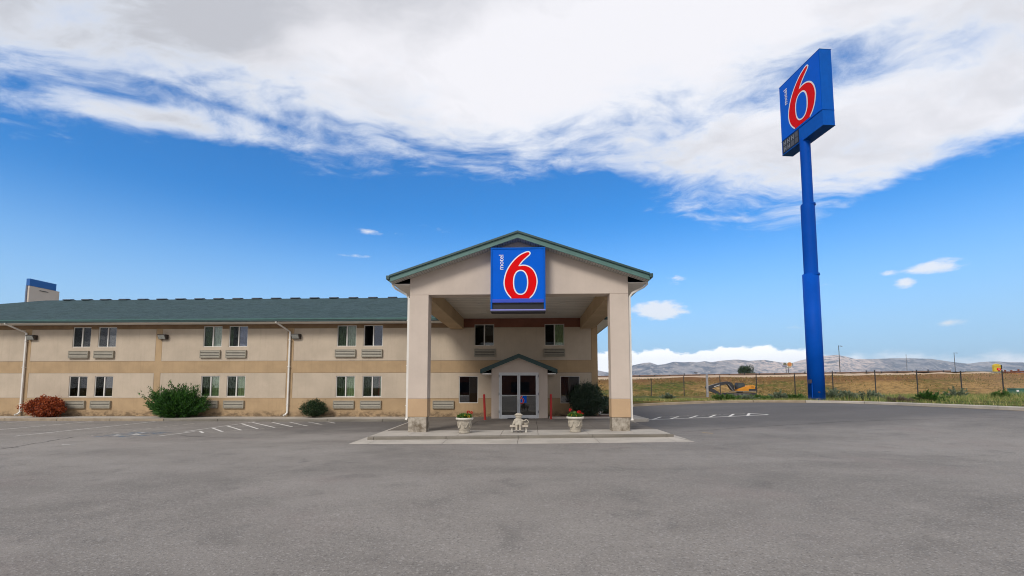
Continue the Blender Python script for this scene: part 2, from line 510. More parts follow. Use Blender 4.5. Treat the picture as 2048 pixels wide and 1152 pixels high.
L_DRY = leafmat('dry_brush_twigs', [(0.25, (0.085, 0.062, 0.045)), (0.5, (0.14, 0.105, 0.08)), (0.8, (0.20, 0.16, 0.13))], 3)
L_TREE = leafmat('tree_leaves', [(0.25, (0.018, 0.040, 0.018)), (0.5, (0.035, 0.075, 0.030)), (0.8, (0.075, 0.12, 0.055))], 0.6)
L_POT = leafmat('bedding_leaves', [(0.25, (0.030, 0.080, 0.014)), (0.5, (0.065, 0.16, 0.02)), (0.8, (0.16, 0.24, 0.03))], 14)
L_FLR = leafmat('red_petals', [(0.3, (0.50, 0.006, 0.008)), (0.7, (0.75, 0.020, 0.018))], 10)
L_FLY = leafmat('yellow_petals', [(0.3, (0.60, 0.40, 0.02)), (0.7, (0.75, 0.60, 0.06))], 10)
L_GRASS = leafmat('verge_grass', [(0.22, (0.060, 0.120, 0.022)), (0.42, (0.14, 0.22, 0.045)), (0.58, (0.28, 0.28, 0.085)), (0.78, (0.55, 0.44, 0.19))], 0.45, rw=0.5)
L_BERM = leafmat('berm_grass', [(0.16, (0.026, 0.034, 0.008)), (0.38, (0.105, 0.125, 0.026)), (0.56, (0.26, 0.175, 0.056)), (0.82, (0.52, 0.36, 0.15))], 0.09, rw=0.55)

# ------------------------------------------------------------------ mesh helpers
WLOC = {}


class MB:
    def __init__(s):
        s.v, s.f = [], []

    def add(s, v, f):
        k = len(s.v)
        s.v += [tuple(q) for q in v]
        s.f += [tuple(i + k for i in q) for q in f]
        return s

    def box(s, x0, x1, y0, y1, z0, z1):
        v = [(x0, y0, z0), (x1, y0, z0), (x1, y1, z0), (x0, y1, z0), (x0, y0, z1), (x1, y0, z1), (x1, y1, z1), (x0, y1, z1)]
        return s.add(v, [(0, 3, 2, 1), (4, 5, 6, 7), (0, 1, 5, 4), (1, 2, 6, 5), (2, 3, 7, 6), (3, 0, 4, 7)])

    def quad(s, a, b, c, d):
        return s.add([a, b, c, d], [(0, 1, 2, 3)])

    def prism(s, poly, axis, a, b):
        """polygon in the two other axes, extruded along axis from a to b"""
        def P3(p, q):
            if axis == 'y':
                return (p[0], q, p[1])
            if axis == 'x':
                return (q, p[0], p[1])
            return (p[0], p[1], q)
        n = len(poly)
        v = [P3(p, a) for p in poly] + [P3(p, b) for p in poly]
        f = [tuple(range(n)), tuple(range(2 * n - 1, n - 1, -1))]
        f += [(i, i + n, (i + 1) % n + n, (i + 1) % n) for i in range(n)]
        return s.add(v, f)

    def tube(s, pts, r, n=8, caps=True, flat=1.0):
        pts = [Vector(p) for p in pts]
        rr = r if isinstance(r, (list, tuple)) else [r] * len(pts)
        k = len(s.v)
        for i, p in enumerate(pts):
            d = (pts[min(i + 1, len(pts) - 1)] - pts[max(i - 1, 0)]).normalized()
            a = Vector((1, 0, 0)) if abs(d.x) < 0.8 else Vector((0, 1, 0))
            e1 = (a - d * a.dot(d)).normalized()
            e2 = d.cross(e1)
            for j in range(n):
                t = 2 * math.pi * (j + 0.5) / n
                s.v.append(tuple(p + e1 * (math.cos(t) * rr[i]) + e2 * (math.sin(t) * rr[i] * flat)))
        for i in range(len(pts) - 1):
            for j in range(n):
                a, b = k + i * n + j, k + i * n + (j + 1) % n
                s.f.append((a, b, b + n, a + n))
        if caps:
            s.f.append(tuple(k + j for j in range(n))[::-1])
            s.f.append(tuple(k + (len(pts) - 1) * n + j for j in range(n)))
        return s

    def lathe(s, prof, c=(0, 0, 0), n=24, fn=None):
        k = len(s.v)
        for r, z in prof:
            for j in range(n):
                t = 2 * math.pi * j / n
                q = r * (fn(t, z) if fn else 1)
                s.v.append((c[0] + q * math.cos(t), c[1] + q * math.sin(t), c[2] + z))
        for i in range(len(prof) - 1):
            for j in range(n):
                a, b = k + i * n + j, k + i * n + (j + 1) % n
                s.f.append((a, b, b + n, a + n))
        s.f.append(tuple(k + j for j in range(n))[::-1])
        s.f.append(tuple(k + (len(prof) - 1) * n + j for j in range(n)))
        return s

    def ell(s, c, r, n=14, m=9):
        k = len(s.v)
        for i in range(m + 1):
            p = math.pi * i / m
            for j in range(n):
                t = 2 * math.pi * j / n
                s.v.append((c[0] + r[0] * math.sin(p) * math.cos(t), c[1] + r[1] * math.sin(p) * math.sin(t), c[2] + r[2] * math.cos(p)))
        for i in range(m):
            for j in range(n):
                a, b = k + i * n + j, k + i * n + (j + 1) % n
                s.f.append((a, a + n, b + n, b))
        return s

    def build(s, name, m, parent=None, smooth=False, bevel=0.0, off=None):
        me = bpy.data.meshes.new(name)
        o_ = off if off is not None else (WLOC.get(parent, Vector((0, 0, 0))) if parent else Vector((0, 0, 0)))
        me.from_pydata([(x - o_[0], y - o_[1], z - o_[2]) for x, y, z in s.v], [], s.f)
        me.update()
        return link_mesh(name, me, m, parent, smooth, bevel)


def link_mesh(name, me, m, parent=None, smooth=False, bevel=0.0):
    if m is not None and not me.materials:
        me.materials.append(m)
    if smooth:
        me.polygons.foreach_set('use_smooth', [True] * len(me.polygons))
    o = bpy.data.objects.new(name, me)
    COL.objects.link(o)
    if parent:
        o.parent = parent
        WLOC[o] = WLOC.get(parent, Vector((0, 0, 0)))
    else:
        WLOC[o] = Vector((0, 0, 0))
    if bevel:
        b = o.modifiers.new('bevel', 'BEVEL')
        b.width = bevel
        b.segments = 2
        b.limit_method = 'ANGLE'
    return o


def thing(name, label, cat, loc=(0, 0, 0), group=None, rz=0.0):
    o = bpy.data.objects.new(name, None)
    o.empty_display_size = 0.2
    COL.objects.link(o)
    o.location = loc
    o.rotation_euler = (0, 0, rz)
    WLOC[o] = Vector(loc)
    tag(o, label, cat, group)
    return o


def tag(o, label, cat, group=None):
    o['label'] = label
    o['category'] = cat
    if group:
        o['group'] = group
    return o


def struct(o, kind='structure', label=None):
    o['kind'] = kind
    if label:
        o['label'] = label
    return o


def kids(o):
    return [c for c in bpy.data.objects if c.parent == o]


def copy_tree(o, kidmap, parent=None):
    c = o.copy()
    COL.objects.link(c)
    if parent:
        c.parent = parent
    for ch in kidmap.get(o, []):
        copy_tree(ch, kidmap, c)
    return c


def B(name, m, parent, *boxes, bevel=0.0):
    mb = MB()
    for b in boxes:
        mb.box(*b)
    return mb.build(name, m, parent, bevel=bevel)


# ------------------------------------------------------------------ ground heights
def ss(a, b, x):
    t = np.clip((np.asarray(x, float) - a) / (b - a), 0, 1)
    return t * t * (3 - 2 * t)


def g0(x):
    return 0.03 + 0.07 * np.tanh(np.asarray(x, float) / 7.0)


def g(x, y):
    return g0(x) + 0.62 * ss(4, 15, 0.6 * np.asarray(x, float) + 0.4 * (np.asarray(y, float) - 14))


def G(x, y):
    return float(g(x, y))


KERB = [(-75, 29.9), (-40, 29.8), (0, 29.7), (6.7, 29.5), (11.15, 29.35), (14.8, 29.2), (16.7, 28.75), (18.3, 27.9), (19.2, 26.7), (19.65, 25.0), (19.8, 22.5), (20.15, 19.5), (20.6, 15),
        (20.9, 5), (21.2, -45)]


def resample(pts, step):
    out = []
    for (a, b) in zip(pts[:-1], pts[1:]):
        d = math.dist(a, b)
        n = max(1, int(round(d / step)))
        for i in range(n):
            t = i / n
            out.append((a[0] + (b[0] - a[0]) * t, a[1] + (b[1] - a[1]) * t))
    out.append(pts[-1])
    return out


def smooth_path(pts, k=6):
    """Catmull-Rom through the points"""
    out = []
    n = len(pts)
    for i in range(n - 1):
        p0, p1, p2, p3 = (np.array(pts[max(i - 1, 0)]), np.array(pts[i]), np.array(pts[i + 1]), np.array(pts[min(i + 2, n - 1)]))
        for j in range(k):
            t = j / k
            out.append(tuple(0.5 * ((2 * p1) + (-p0 + p2) * t + (2 * p0 - 5 * p1 + 4 * p2 - p3) * t * t + (-p0 + 3 * p1 - 3 * p2 + p3) * t ** 3)))
    out.append(tuple(pts[-1]))
    return out


KS = smooth_path(KERB[3:13], 5)
KS = KERB[:3] + KS + KERB[13:]
KP = resample(KS, 1.0)

# the lot
mb = MB()
NR = 70
cols = []
for (x, yk) in KP:
    ys = np.linspace(-45, yk, NR)
    cols.append([(x, y, G(x, y)) for y in ys])
for c in cols:
    mb.v += c
for i in range(len(cols) - 1):
    for j in range(NR - 1):
        a = i * NR + j
        mb.f.append((a, a + NR, a + NR + 1, a + 1))
lot = struct(mb.build('parking_lot', ASPH, smooth=True))

# terrain round it
LOTPOLY = KS + [(-75, -45)]
ring = []
for a, b in zip(LOTPOLY, LOTPOLY[1:] + LOTPOLY[:1]):
    d = math.dist(a, b)
    front = max(a[1], b[1]) > 20
    n = max(1, int(d / (0.25 if front else 4.0)))
    for i in range(n):
        t = i / n
        ring.append((a[0] + (b[0] - a[0]) * t, a[1] + (b[1] - a[1]) * t))
ring = np.array(ring)
CEN = np.array([2.0, 2.0])


def vnoise(x, y, f, seed=0.0):
    return np.array([mnoise.noise(Vector((a * f + seed, b * f - seed, seed))) for a, b in zip(np.ravel(x), np.ravel(y))]).reshape(np.shape(x))


def bermtop(x):
    return 3.62 + 0.0146 * np.clip(x, -60, 125) - 0.9 * ss(120, 134, x)


def terr(x, y):
    x = np.asarray(x, float)
    y = np.asarray(y, float)
    near = 0.76 - 0.02 * (30 - y)
    near = np.where(y > 30, 0.78, np.clip(near, 0.0, 0.9))
    base = near * ss(-20, 12, x) + 0.05
    base = base * (1 - ss(41, 68, y)) + 0.06 * ss(41, 68, y)
    bt = bermtop(x)
    h = base + (bt - 0.06) * ss(96.5, 119.5, y)
    h = h + 0.62 * ss(119.5, 123.2, y)
    h = h - 3.5 * ss(150, 185, y)
    h = h * (1 - 0.6 * ss(300, 900, y))
    return h


KF = [1.0, 1.004, 1.012, 1.02, 1.03, 1.045, 1.06, 1.08, 1.1, 1.125, 1.15, 1.18, 1.21, 1.25, 1.3, 1.36, 1.44, 1.52, 1.62, 1.75, 1.9, 2.05, 2.2, 2.35, 2.5, 2.65, 2.8, 2.92, 3.0]
KF += list(np.linspace(3.05, 4.75, 40)) + [4.85, 4.95, 5.1, 5.3, 5.6, 6, 6.5, 7.2, 8, 9.5, 12, 16, 22, 32, 50, 80, 130, 220, 400, 700]
rows = []
for k in KF:
    p = CEN + (ring - CEN) * k
    h = terr(p[:, 0], p[:, 1])
    edge = g(ring[:, 0], ring[:, 1]) + 0.10
    d = np.linalg.norm(ring - CEN, axis=1) * (k - 1)
    t = ss(0.0, 3.0, d)
    h = edge * (1 - t) + h * t
    if 1.01 < k < 6:
        nz = vnoise(p[:, 0], p[:, 1], 0.5, 3.1) * 0.06 + vnoise(p[:, 0], p[:, 1], 0.13, 8.7) * 0.16 * (1 + 1.5 * ss(90, 100, p[:, 1]))
        h = h + nz * ss(0.2, 2.5, d) * (1 - 0.75 * ss(119, 122, p[:, 1]))
    rows.append(np.column_stack([p, h]))
V = np.vstack(rows)
nr = len(ring)
F = []
for i in range(len(KF) - 1):
    for j in range(nr):
        a, b = i * nr + j, i * nr + (j + 1) % nr
        F.append((a, a + nr, b + nr, b))


def ground_mat():
    m, t, bs = base_mat('dry_grassland')
    gg = t.new('ShaderNodeNewGeometry').outputs['Position']
    gx, gy, gz = t.sep(gg)
    f, _ = t.noise(gg, 0.9, 9, 0.7)
    big, _ = t.noise(t.vm('MULTIPLY', gg, (0.5, 0.5, 2.0)), 0.10, 6, 0.65)
    # leaning straw: streaks that run down the slope
    rm = t.new('ShaderNodeMapping')
    rm.inputs['Rotation'].default_value = (0, R(26), 0)
    rm.inputs['Scale'].default_value = (0.55, 0.3, 3.0)
    t.put(rm.inputs['Vector'], gg)
    st, _ = t.noise(rm.outputs[0], 1.5, 6, 0.7)
    c = t.ramp(t.m('ADD', t.step(t.m('ADD', t.m('MULTIPLY', big, 0.6), t.m('MULTIPLY', st, 0.4)), 0.36, 0.64, 0.30, 0.72), t.m('MULTIPLY', t.step(gx, 30.0, 80.0), 0.09)),
               [(0.32, (0.035, 0.055, 0.010)), (0.43, (0.098, 0.115, 0.022)), (0.52, (0.170, 0.108, 0.033)), (0.66, (0.33, 0.205, 0.078))])
    c = t.mix(t.m('MULTIPLY', t.step(f, 0.52, 0.36), 0.8), c, (0.075, 0.052, 0.024))
    c = t.mix(t.m('MULTIPLY', t.step(f, 0.55, 0.66), 0.5), c, (0.46, 0.33, 0.15))
    # browner soil under the road edge
    tb = t.m('MULTIPLY', t.step(t.m('ADD', gy, t.m('MULTIPLY', big, 6.0)), 111.5, 117.0), t.step(gy, 126.0, 119.0))
    c = t.mix(t.m('MULTIPLY', tb, 0.85), c, t.mix(f, (0.11, 0.048, 0.022), (0.24, 0.115, 0.045)))
    # worn bank at the far right
    wr = t.m('MULTIPLY', t.step(gx, 88.0, 112.0), t.step(gy, 92.0, 99.0))
    c = t.mix(t.m('MULTIPLY', wr, 0.55), c, t.mix(st, (0.20, 0.115, 0.055), (0.38, 0.25, 0.14)))
    gr = t.m('MULTIPLY', t.step(gy, 118.8, 120.0), t.step(gy, 123.6, 123.2))
    c = t.mix(gr, c, t.mix(f, (0.42, 0.31, 0.22), (0.60, 0.47, 0.35)))
    # far plain: sage flats
    far = t.step(gy, 180.0, 320.0)
    c = t.mix(far, c, t.mix(big, (0.13, 0.12, 0.07), (0.22, 0.19, 0.11)))
    t.put(bs.inputs['Base Color'], c)
    bs.inputs['Roughness'].default_value = 0.95
    bs.inputs['Specular IOR Level'].default_value = 0.1
    b = t.new('ShaderNodeBump')
    b.inputs['Strength'].default_value = 0.9
    b.inputs['Distance'].default_value = 0.25
    t.put(b.inputs['Height'], t.m('ADD', f, st))
    t.put(bs.inputs['Normal'], b.outputs[0])
    return m


GROUND = ground_mat()
me = bpy.data.meshes.new('ground')
me.from_pydata(V.tolist(), [], F)
ground = struct(link_mesh('ground', me, GROUND, smooth=True))

# highway sheet on top of the embankment
mb = MB()
xs = np.linspace(-80, 260, 60)
for x in xs:
    z = float(bermtop(x)) + 0.62 + 0.09
    mb.v += [(x, 125.5, z), (x, 146, z)]
mb.f = [(2 * i, 2 * i + 2, 2 * i + 3, 2 * i + 1) for i in range(len(xs) - 1)]
struct(mb.build('highway', mat('highway_asphalt', (0.09, 0.085, 0.08), 0.9)))

# mountains: skyline (X/Y, Z/Y) as seen over the valley
PROF = [(-3.0, 0.03), (-1.5, 0.045), (-0.8, 0.05), (-0.3, 0.046), (0.0, 0.040), (0.101, 0.0375), (0.1527, 0.0385), (0.1756, 0.0335), (0.1997, 0.0373), (0.2273, 0.0494), (0.2514, 0.0549), (0.2655, 0.056), (0.2817, 0.0504), (0.2992, 0.0526),
        (0.3177, 0.0575), (0.3372, 0.0562), (0.3534, 0.0569), (0.3675, 0.0562), (0.3848, 0.0586), (0.3987, 0.0561), (0.4204, 0.0597), (0.4527, 0.0621), (0.4794, 0.0591), (0.5137, 0.0609), (0.5444, 0.0558),
        (0.572, 0.0545), (0.5882, 0.0596), (0.6161, 0.0655), (0.6417, 0.0693), (0.6672, 0.0718), (0.686, 0.0677), (0.7036, 0.0629), (0.7225, 0.0622), (0.7456, 0.0625), (0.7845, 0.0639), (0.8189, 0.0638),
        (0.8636, 0.0625), (0.8862, 0.0589), (0.9088, 0.0554), (0.9405, 0.0518), (0.9655, 0.0553), (0.9945, 0.0568), (1.0221, 0.0552), (1.0548, 0.0542), (1.3, 0.05), (2.0, 0.045), (3.0, 0.03)]
pu, pt = zip(*PROF)
us = np.unique(np.concatenate([np.linspace(-3, 0, 90), np.linspace(0, 1.3, 520), np.linspace(1.3, 3, 60)]))
Ys = np.linspace(5200, 9000, 46)
Ys = np.concatenate([Ys, [9150, 9400, 9800, 10400]])
crest = np.interp(us, pu, pt) * 9000 + EYE
V, F = [], []
for Y in Ys:
    xq = us * Y
    sh = np.clip((Y - 5200) / 3800, 0, 1)
    nv = np.zeros(len(us))
    for f_, a_ in ((1 / 1400, 1.0), (1 / 620, 0.6), (1 / 260, 0.33), (1 / 110, 0.16)):
        nv += a_ * np.abs(np.array([mnoise.noise(Vector((x * f_, Y * f_ * 0.55, 5.0 + f_ * 999))) for x in us * 9000.0]))
    if Y <= 9000:
        hh = crest * (sh ** 1.25) - nv * 330 * (np.sin(sh * math.pi) ** 0.8) * (0.25 + sh)
        hh = np.minimum(hh, crest * Y / 9000 * 0.985) if Y < 9000 else crest
        fh = 70 * np.clip(1 - nv, 0, 1) * math.exp(-((Y - 6000) / 420) ** 2)
        hh = np.maximum(hh, fh) if Y < 7000 else hh
    else:
        hh = crest * (1 - (Y - 9000) / 1400)
    V += np.column_stack([xq, np.full(len(us), Y), np.maximum(hh, -5)]).tolist()
nu = len(us)
for i in range(len(Ys) - 1):
    for j in range(nu - 1):
        a = i * nu + j
        F.append((a, a + 1, a + nu + 1, a + nu))


def mountain_mat():
    m, t, bs = base_mat('mountain_rock_and_scrub')
    ge = t.new('ShaderNodeNewGeometry')
    gg = ge.outputs['Position']
    gx, gy, gz = t.sep(gg)
    f, _ = t.noise(t.vm('MULTIPLY', gg, (1, 0.6, 2.0)), 0.0042, 10, 0.68)
    f2, _ = t.noise(t.vm('MULTIPLY', gg, (1, 0.5, 2.4)), 0.011, 8, 0.72)
    u = t.m('DIVIDE', gx, gy)
    c = t.mix(t.step(f, 0.42, 0.58), (0.035, 0.045, 0.080), (0.36, 0.32, 0.31))  # slope light and shade put into the colour: dark blue against paler patches
    c = t.mix(t.m('MULTIPLY', t.step(f2, 0.54, 0.64), 0.9), c, (0.75, 0.60, 0.48))
    # pinkish sunlit patches put into the colour, and old snow, round the high summits
    hi = t.m('ADD', t.step(gz, 150.0, 520.0), t.m('MULTIPLY', t.step(u, 0.40, 0.62), 0.45))
    hi = t.m('MULTIPLY', hi, t.m('MULTIPLY', t.step(u, 0.36, 0.56), t.step(u, 0.80, 0.69)))
    sun_patch = t.m('MULTIPLY', hi, t.step(f2, 0.43, 0.56), clamp=True)
    c = t.mix(sun_patch, c, (0.86, 0.66, 0.54))
    sn2 = t.m('MULTIPLY', hi, t.step(f2, 0.60, 0.68), clamp=True)
    c = t.mix(sn2, c, (0.92, 0.90, 0.90))
    t.put(bs.inputs['Base Color'], c)
    bs.inputs['Roughness'].default_value = 1.0
    bs.inputs['Specular IOR Level'].default_value = 0.0
    b = t.new('ShaderNodeBump')
    b.inputs['Strength'].default_value = 0.8
    b.inputs['Distance'].default_value = 110.0
    t.put(b.inputs['Height'], t.m('ADD', f, t.m('MULTIPLY', f2, 0.5)))
    t.put(bs.inputs['Normal'], b.outputs[0])
    return m


me = bpy.data.meshes.new('mountains')
me.from_pydata(V, [], F)
struct(link_mesh('mountains', me, mountain_mat(), smooth=True))

# ------------------------------------------------------------------ kerbs, pavements, entrance slab
def kerb_piece(parent, name, path, wd, h, m, gap=0.012, below=0.15, zf=None, chamfer=0.03):
    """one kerb stone following path (inner edge), body outwards (left of travel reversed)"""
    zf = zf or G
    pts = [Vector((p[0], p[1], 0)) for p in path]
    mb = MB()
    n = len(pts)
    for i, p in enumerate(pts):
        d = (pts[min(i + 1, n - 1)] - pts[max(i - 1, 0)]).normalized()
        nrm = Vector((-d.y, d.x, 0))
        if i == 0:
            p = p + d * gap
        if i == n - 1:
            p = p - d * gap
        z = zf(p.x, p.y)
        a, b = p, p + nrm * wd
        c = p + nrm * chamfer
        mb.v += [(a.x, a.y, z - below), (a.x, a.y, z + h - chamfer), (c.x, c.y, z + h), (b.x, b.y, z + h), (b.x, b.y, z - below)]
    for i in range(n - 1):
        for j in range(4):
            q = i * 5 + j
            mb.f.append((q, q + 5, q + 6, q + 1))
    mb.f += [(4, 3, 2, 1, 0), tuple((n - 1) * 5 + j for j in range(5))]
    return mb.build(name, m, parent)


lk = struct(MB().box(-74, -73.5, 29.95, 30.1, -0.3, 0.1).build('lot_kerb', KERBW))
kp = resample(KS, 0.5)
i0 = min(range(len(kp)), key=lambda i: abs(kp[i][0] - 2.0))
seg = []
acc = 0
cur = [kp[i0]]
for a, b in zip(kp[i0:-1], kp[i0 + 1:]):
    acc += math.dist(a, b)
    cur.append(b)
    if acc >= 2.9:
        seg.append(cur)
        cur, acc = [b], 0
    if b[1] < 2:
        break
for s_ in seg:
    kerb_piece(lk, 'kerb_stone', s_, 0.22 if s_[0][0] < 17 else 0.42, 0.14, KERBW if s_[0][0] < 17 else CONC)
    # concrete gutter strip at its foot
    p0 = s_
    mb = MB()
    for i, p in enumerate(p0):
        d = (Vector(p0[min(i + 1, len(p0) - 1)]) - Vector(p0[max(i - 1, 0)])).normalized()
        nx, ny = d.y, -d.x
        for q in (0.005, 0.32):
            X, Y = p[0] + nx * q, p[1] + ny * q
            mb.v.append((X, Y, G(X, Y) + 0.006))
    mb.f = [(2 * i, 2 * i + 1, 2 * i + 3, 2 * i + 2) for i in range(len(p0) - 1)]
    mb.build('gutter_strip', KERBW, lk)

# pavement along the wing
YW = 23.8
pave = struct(MB().box(-44, -5.3, 22.35, 24.6, -0.25, 0.02).build('pavement', CONCD))
def pz(x):
    return float(g0(x)) + 0.125
xs = np.arange(-43.5, -5.8, 1.86)
for a in xs:
    b = min(a + 1.86, -5.62)
    z = pz((a + b) / 2)
    mb = MB()
    mb.v = [(a + .006, 22.36, z), (b - .006, 22.36, z), (b - .006, 23.78, z + .012), (a + .006, 23.78, z + .012), (a + .006, 22.36, z - .1), (b - .006, 22.36, z - .1), (b - .006, 23.78, z - .1), (a + .006, 23.78, z - .1)]
    mb.f = [(0, 1, 2, 3), (0, 4, 5, 1), (1, 5, 6, 2), (3, 7, 4, 0)]
    mb.build('paving_slab', CONC, pave)
for a in np.arange(-43.5, -5.8, 2.79):
    b = min(a + 2.79, -5.62)
    kerb_piece(pave, 'kerb_stone', [(a, 22.12), ((a + b) / 2, 22.12), (b, 22.12)], 0.235, 0.125, KERBW if a < -20 else KERBM, zf=lambda x, y: float(g0(x)))

# entrance slab under the portico
def sz(x):
    return float(g0(x)) + 0.12
def yf(x):
    return 13.99 + (x + 5.05) * 0.045
slab = struct(MB().box(-5.0, 4.3, 14.6, 23.7, -0.25, 0.02).build('entrance_slab', CONCD))
fl = [(-5.05, yf(-5.05)), (4.52, yf(4.52))]
# light strip along the front, cut by joints
jx = [-5.0, -3.9, -2.3, -0.92, 0.28, 1.9, 3.4, 4.47]
for a, b in zip(jx[:-1], jx[1:]):
    mb = MB()
    mb.v = [(a + .006, yf(a) + 0.17, sz(a)), (b - .006, yf(b) + 0.17, sz(b)), (b - .006, 16.1, sz(b)), (a + .006, 16.1, sz(a))]
    mb.v += [(x, y, z - .12) for x, y, z in mb.v]
    mb.f = [(0, 1, 2, 3), (0, 4, 5, 1), (1, 5, 6, 2), (2, 6, 7, 3), (3, 7, 4, 0)]
    mb.build('paving_slab', CONC, slab)
for a0, a1, b0, b1 in [(-5.08, -2.35, -5.45, -2.35), (-2.35, 0.3, -2.35, 0.3), (0.3, 2.4, 0.3, 2.4), (2.4, 4.46, 2.4, 4.40)]:
    mb = MB()
    y0_, y1_ = 16.112, 21.2
    mb.v = [(a0 + .006, y0_, sz(a0)), (a1 - .006, y0_, sz(a1)), (b1 - .006, y1_, sz(b1)), (b0 + .006, y1_, sz(b0))]
    mb.v += [(x, y, z - .12) for x, y, z in mb.v]
    mb.f = [(0, 1, 2, 3), (0, 4, 5, 1), (1, 5, 6, 2), (2, 6, 7, 3), (3, 7, 4, 0)]
    mb.build('paving_slab', CONCD, slab)
    mb = MB()
    y0_, y1_ = 21.212, 23.78
    c0 = -5.6 if a0 < -5 else b0
    mb.v = [(b0 + .006, y0_, sz(a0)), (b1 - .006, y0_, sz(a1)), (b1 - .006, y1_, sz(b1)), (c0 + .006, y1_, sz(b0))]
    mb.v += [(x, y, z - .12) for x, y, z in mb.v]
    mb.f = [(0, 1, 2, 3), (0, 4, 5, 1), (1, 5, 6, 2), (2, 6, 7, 3), (3, 7, 4, 0)]
    mb.build('paving_slab', CONCD, slab)
# front kerb stones, sloped apron in front and flares at both ends
jx = [-5.05, -4.85, -2.6, -0.35, 1.98, 4.3, 4.52]
for a, b in zip(jx[:-1], jx[1:]):
    kerb_piece(slab, 'kerb_stone', [(a, yf(a)), (b, yf(b))], 0.165, 0.12, KERBM, zf=lambda x, y: float(g0(x)), gap=0.008, chamfer=0.02)
jx = [-5.33, -4.75, -2.55, -0.35, 2.02, 4.25, 4.8]
def ya(x):
    return 13.20 - 0.10 * math.exp(-((x + .3) / 2.5) ** 2) + 0.22 * max(0, (x - 0.5) / 4.3) ** 1.4
for a, b in zip(jx[:-1], jx[1:]):
    mb = MB()
    at, bt_ = max(a, -5.05), min(b, 4.52)
    mb.v = [(a + .007, ya(a), float(g0(a)) + .006), (b - .007, ya(b), float(g0(b)) + .006), (bt_ - .007, yf(bt_) - .004, float(g0(b)) + .03), (at + .007, yf(at) - .004, float(g0(a)) + .03)]
    mb.f = [(0, 1, 2, 3)]
    mb.v += [(x, y, z - .15) for x, y, z in mb.v]
    mb.f += [(0, 4, 5, 1), (1, 5, 6, 2), (3, 7, 4, 0)]
    mb.build('apron_slab', CONC, slab)
for side in (-1, 1):
    for y0_, y1_ in ((14.0, 16.4), (16.4, 18.8), (18.8, 21.6)):
        mb = MB()
        xe = (lambda y: -5.07 - 0.40 * (y - 14) / 7.2) if side < 0 else (lambda y: 4.50 - 0.05 * (y - 14) / 7.2)
        xo = (lambda y: -5.32 - 0.48 * (y - 13.3) / 7.8) if side < 0 else (lambda y: 4.80 - 0.10 * (y - 14) / 7.2)
        ys = np.linspace(y0_ + .006, y1_ - .006, 3)
        for y in ys:
            if side > 0:
                y = y + 0.43
            mb.v += [(xe(y), y, G(xe(y), y) + .022), (xo(y), y, G(xo(y), y) + .006)]
        mb.f = [(2 * i, 2 * i + 2, 2 * i + 3, 2 * i + 1) if side < 0 else (2 * i, 2 * i + 1, 2 * i + 3, 2 * i + 2) for i in range(2)]
        mb.build('flare_slab', CONC, slab)
MB().add([(4.79, 13.76, float(g0(4.8)) + .007), (4.80, 14.46, float(g0(4.8)) + .006), (4.53, 14.46, float(g0(4.5)) + .025), (4.53, 14.42, float(g0(4.5)) + .03)], [(0, 1, 2, 3)]).build('flare_slab', CONC, slab)
MB().add([(-5.32, 13.235, float(g0(-5.3)) + .0065), (-5.05, 13.97, float(g0(-5.05)) + .03), (-5.068, 14.0, float(g0(-5.05)) + .024), (-5.362, 14.0, float(g0(-5.3)) + .0065)], [(0, 1, 2, 3)]).build('flare_slab', CONC, slab)
# raised strip and planting bed right of the lobby, and the walk round the corner
B('raised_walk', mat('pale_concrete', (0.46, 0.40, 0.35), 0.9, 0.1, 1.5, bump=0.3, bscale=40, spec=0.2), slab, (0.96, 4.42, 21.75, 22.45, 0.05, 0.225), bevel=0.02)
cw = struct(MB().prism([(4.43, 20.6), (5.25, 20.6), (5.42, 20.75), (5.42, 31), (3.75, 31), (3.75, 24.2), (4.43, 24.2)], 'z', -0.2, 0.245).build('corner_pavement', CONC, bevel=0.02))
struct(MB().box(1.75, 4.41, 22.47, 23.76, 0.0, 0.235).build('planting_bed', MULCH))

# ------------------------------------------------------------------ painted lines and cracks
def stripe(a, b, wd=0.10, m=LINEW, name='painted_line', dz=0.005, n=8):
    a, b = Vector(a), Vector(b)
    d = (b - a).normalized()
    nr_ = Vector((-d.y, d.x)) * wd / 2
    mb = MB()
    for i in range(n + 1):
        p = a.lerp(b, i / n)
        for q in (p - nr_, p + nr_):
            mb.v.append((q.x, q.y, G(q.x, q.y) + dz))
    mb.f = [(2 * i, 2 * i + 2, 2 * i + 3, 2 * i + 1) for i in range(n)]
    return mb.build(name, m, lot)


for a, b in [((-12.72, 17.09), (-12.08, 16.39)), ((-13.2, 18.44), (-11.67, 16.87)), ((-13.3, 19.5), (-11.3, 17.45)), ((-13.45, 20.73), (-11.08, 18.13)), ((-13.42, 21.5), (-10.71, 18.72)),
             ((-12.5, 21.6), (-10.17, 19.11)), ((-11.7, 21.74), (-9.66, 19.44)), ((-10.81, 21.8), (-9.46, 20.36)), ((-9.94, 21.98), (-9.16, 21.1))]:
    stripe(a, b, 0.09, LINEOLD if a[0] > -12.4 else LINEW)
stripe((-13.15, 16.9), (-13.55, 21.9), 0.09, LINEOLD)
stripe((-11.95, 16.5), (-9.1, 21.0), 0.08, LINEFAINT)
stripe((-12.84, 15.3), (-12.80, 16.9), 0.10, LINEOLD)
for a, b, m_ in [((-21.0, 16.0), (-21.8, 21.9), LINEOLD), ((-17.84, 15.08), (-18.6, 21.9), LINEOLD), ((-24.2, 15.8), (-25.3, 21.9), LINEOLD), ((-15.35, 15.17), (-15.85, 21.9), LINEFAINT), ((-27.4, 15.5), (-28.6, 21.9), LINEFAINT),
                 ((-13.72, 12.86), (-13.46, 13.02), LINEOLD)]:
    stripe(a, b, 0.10, m_)
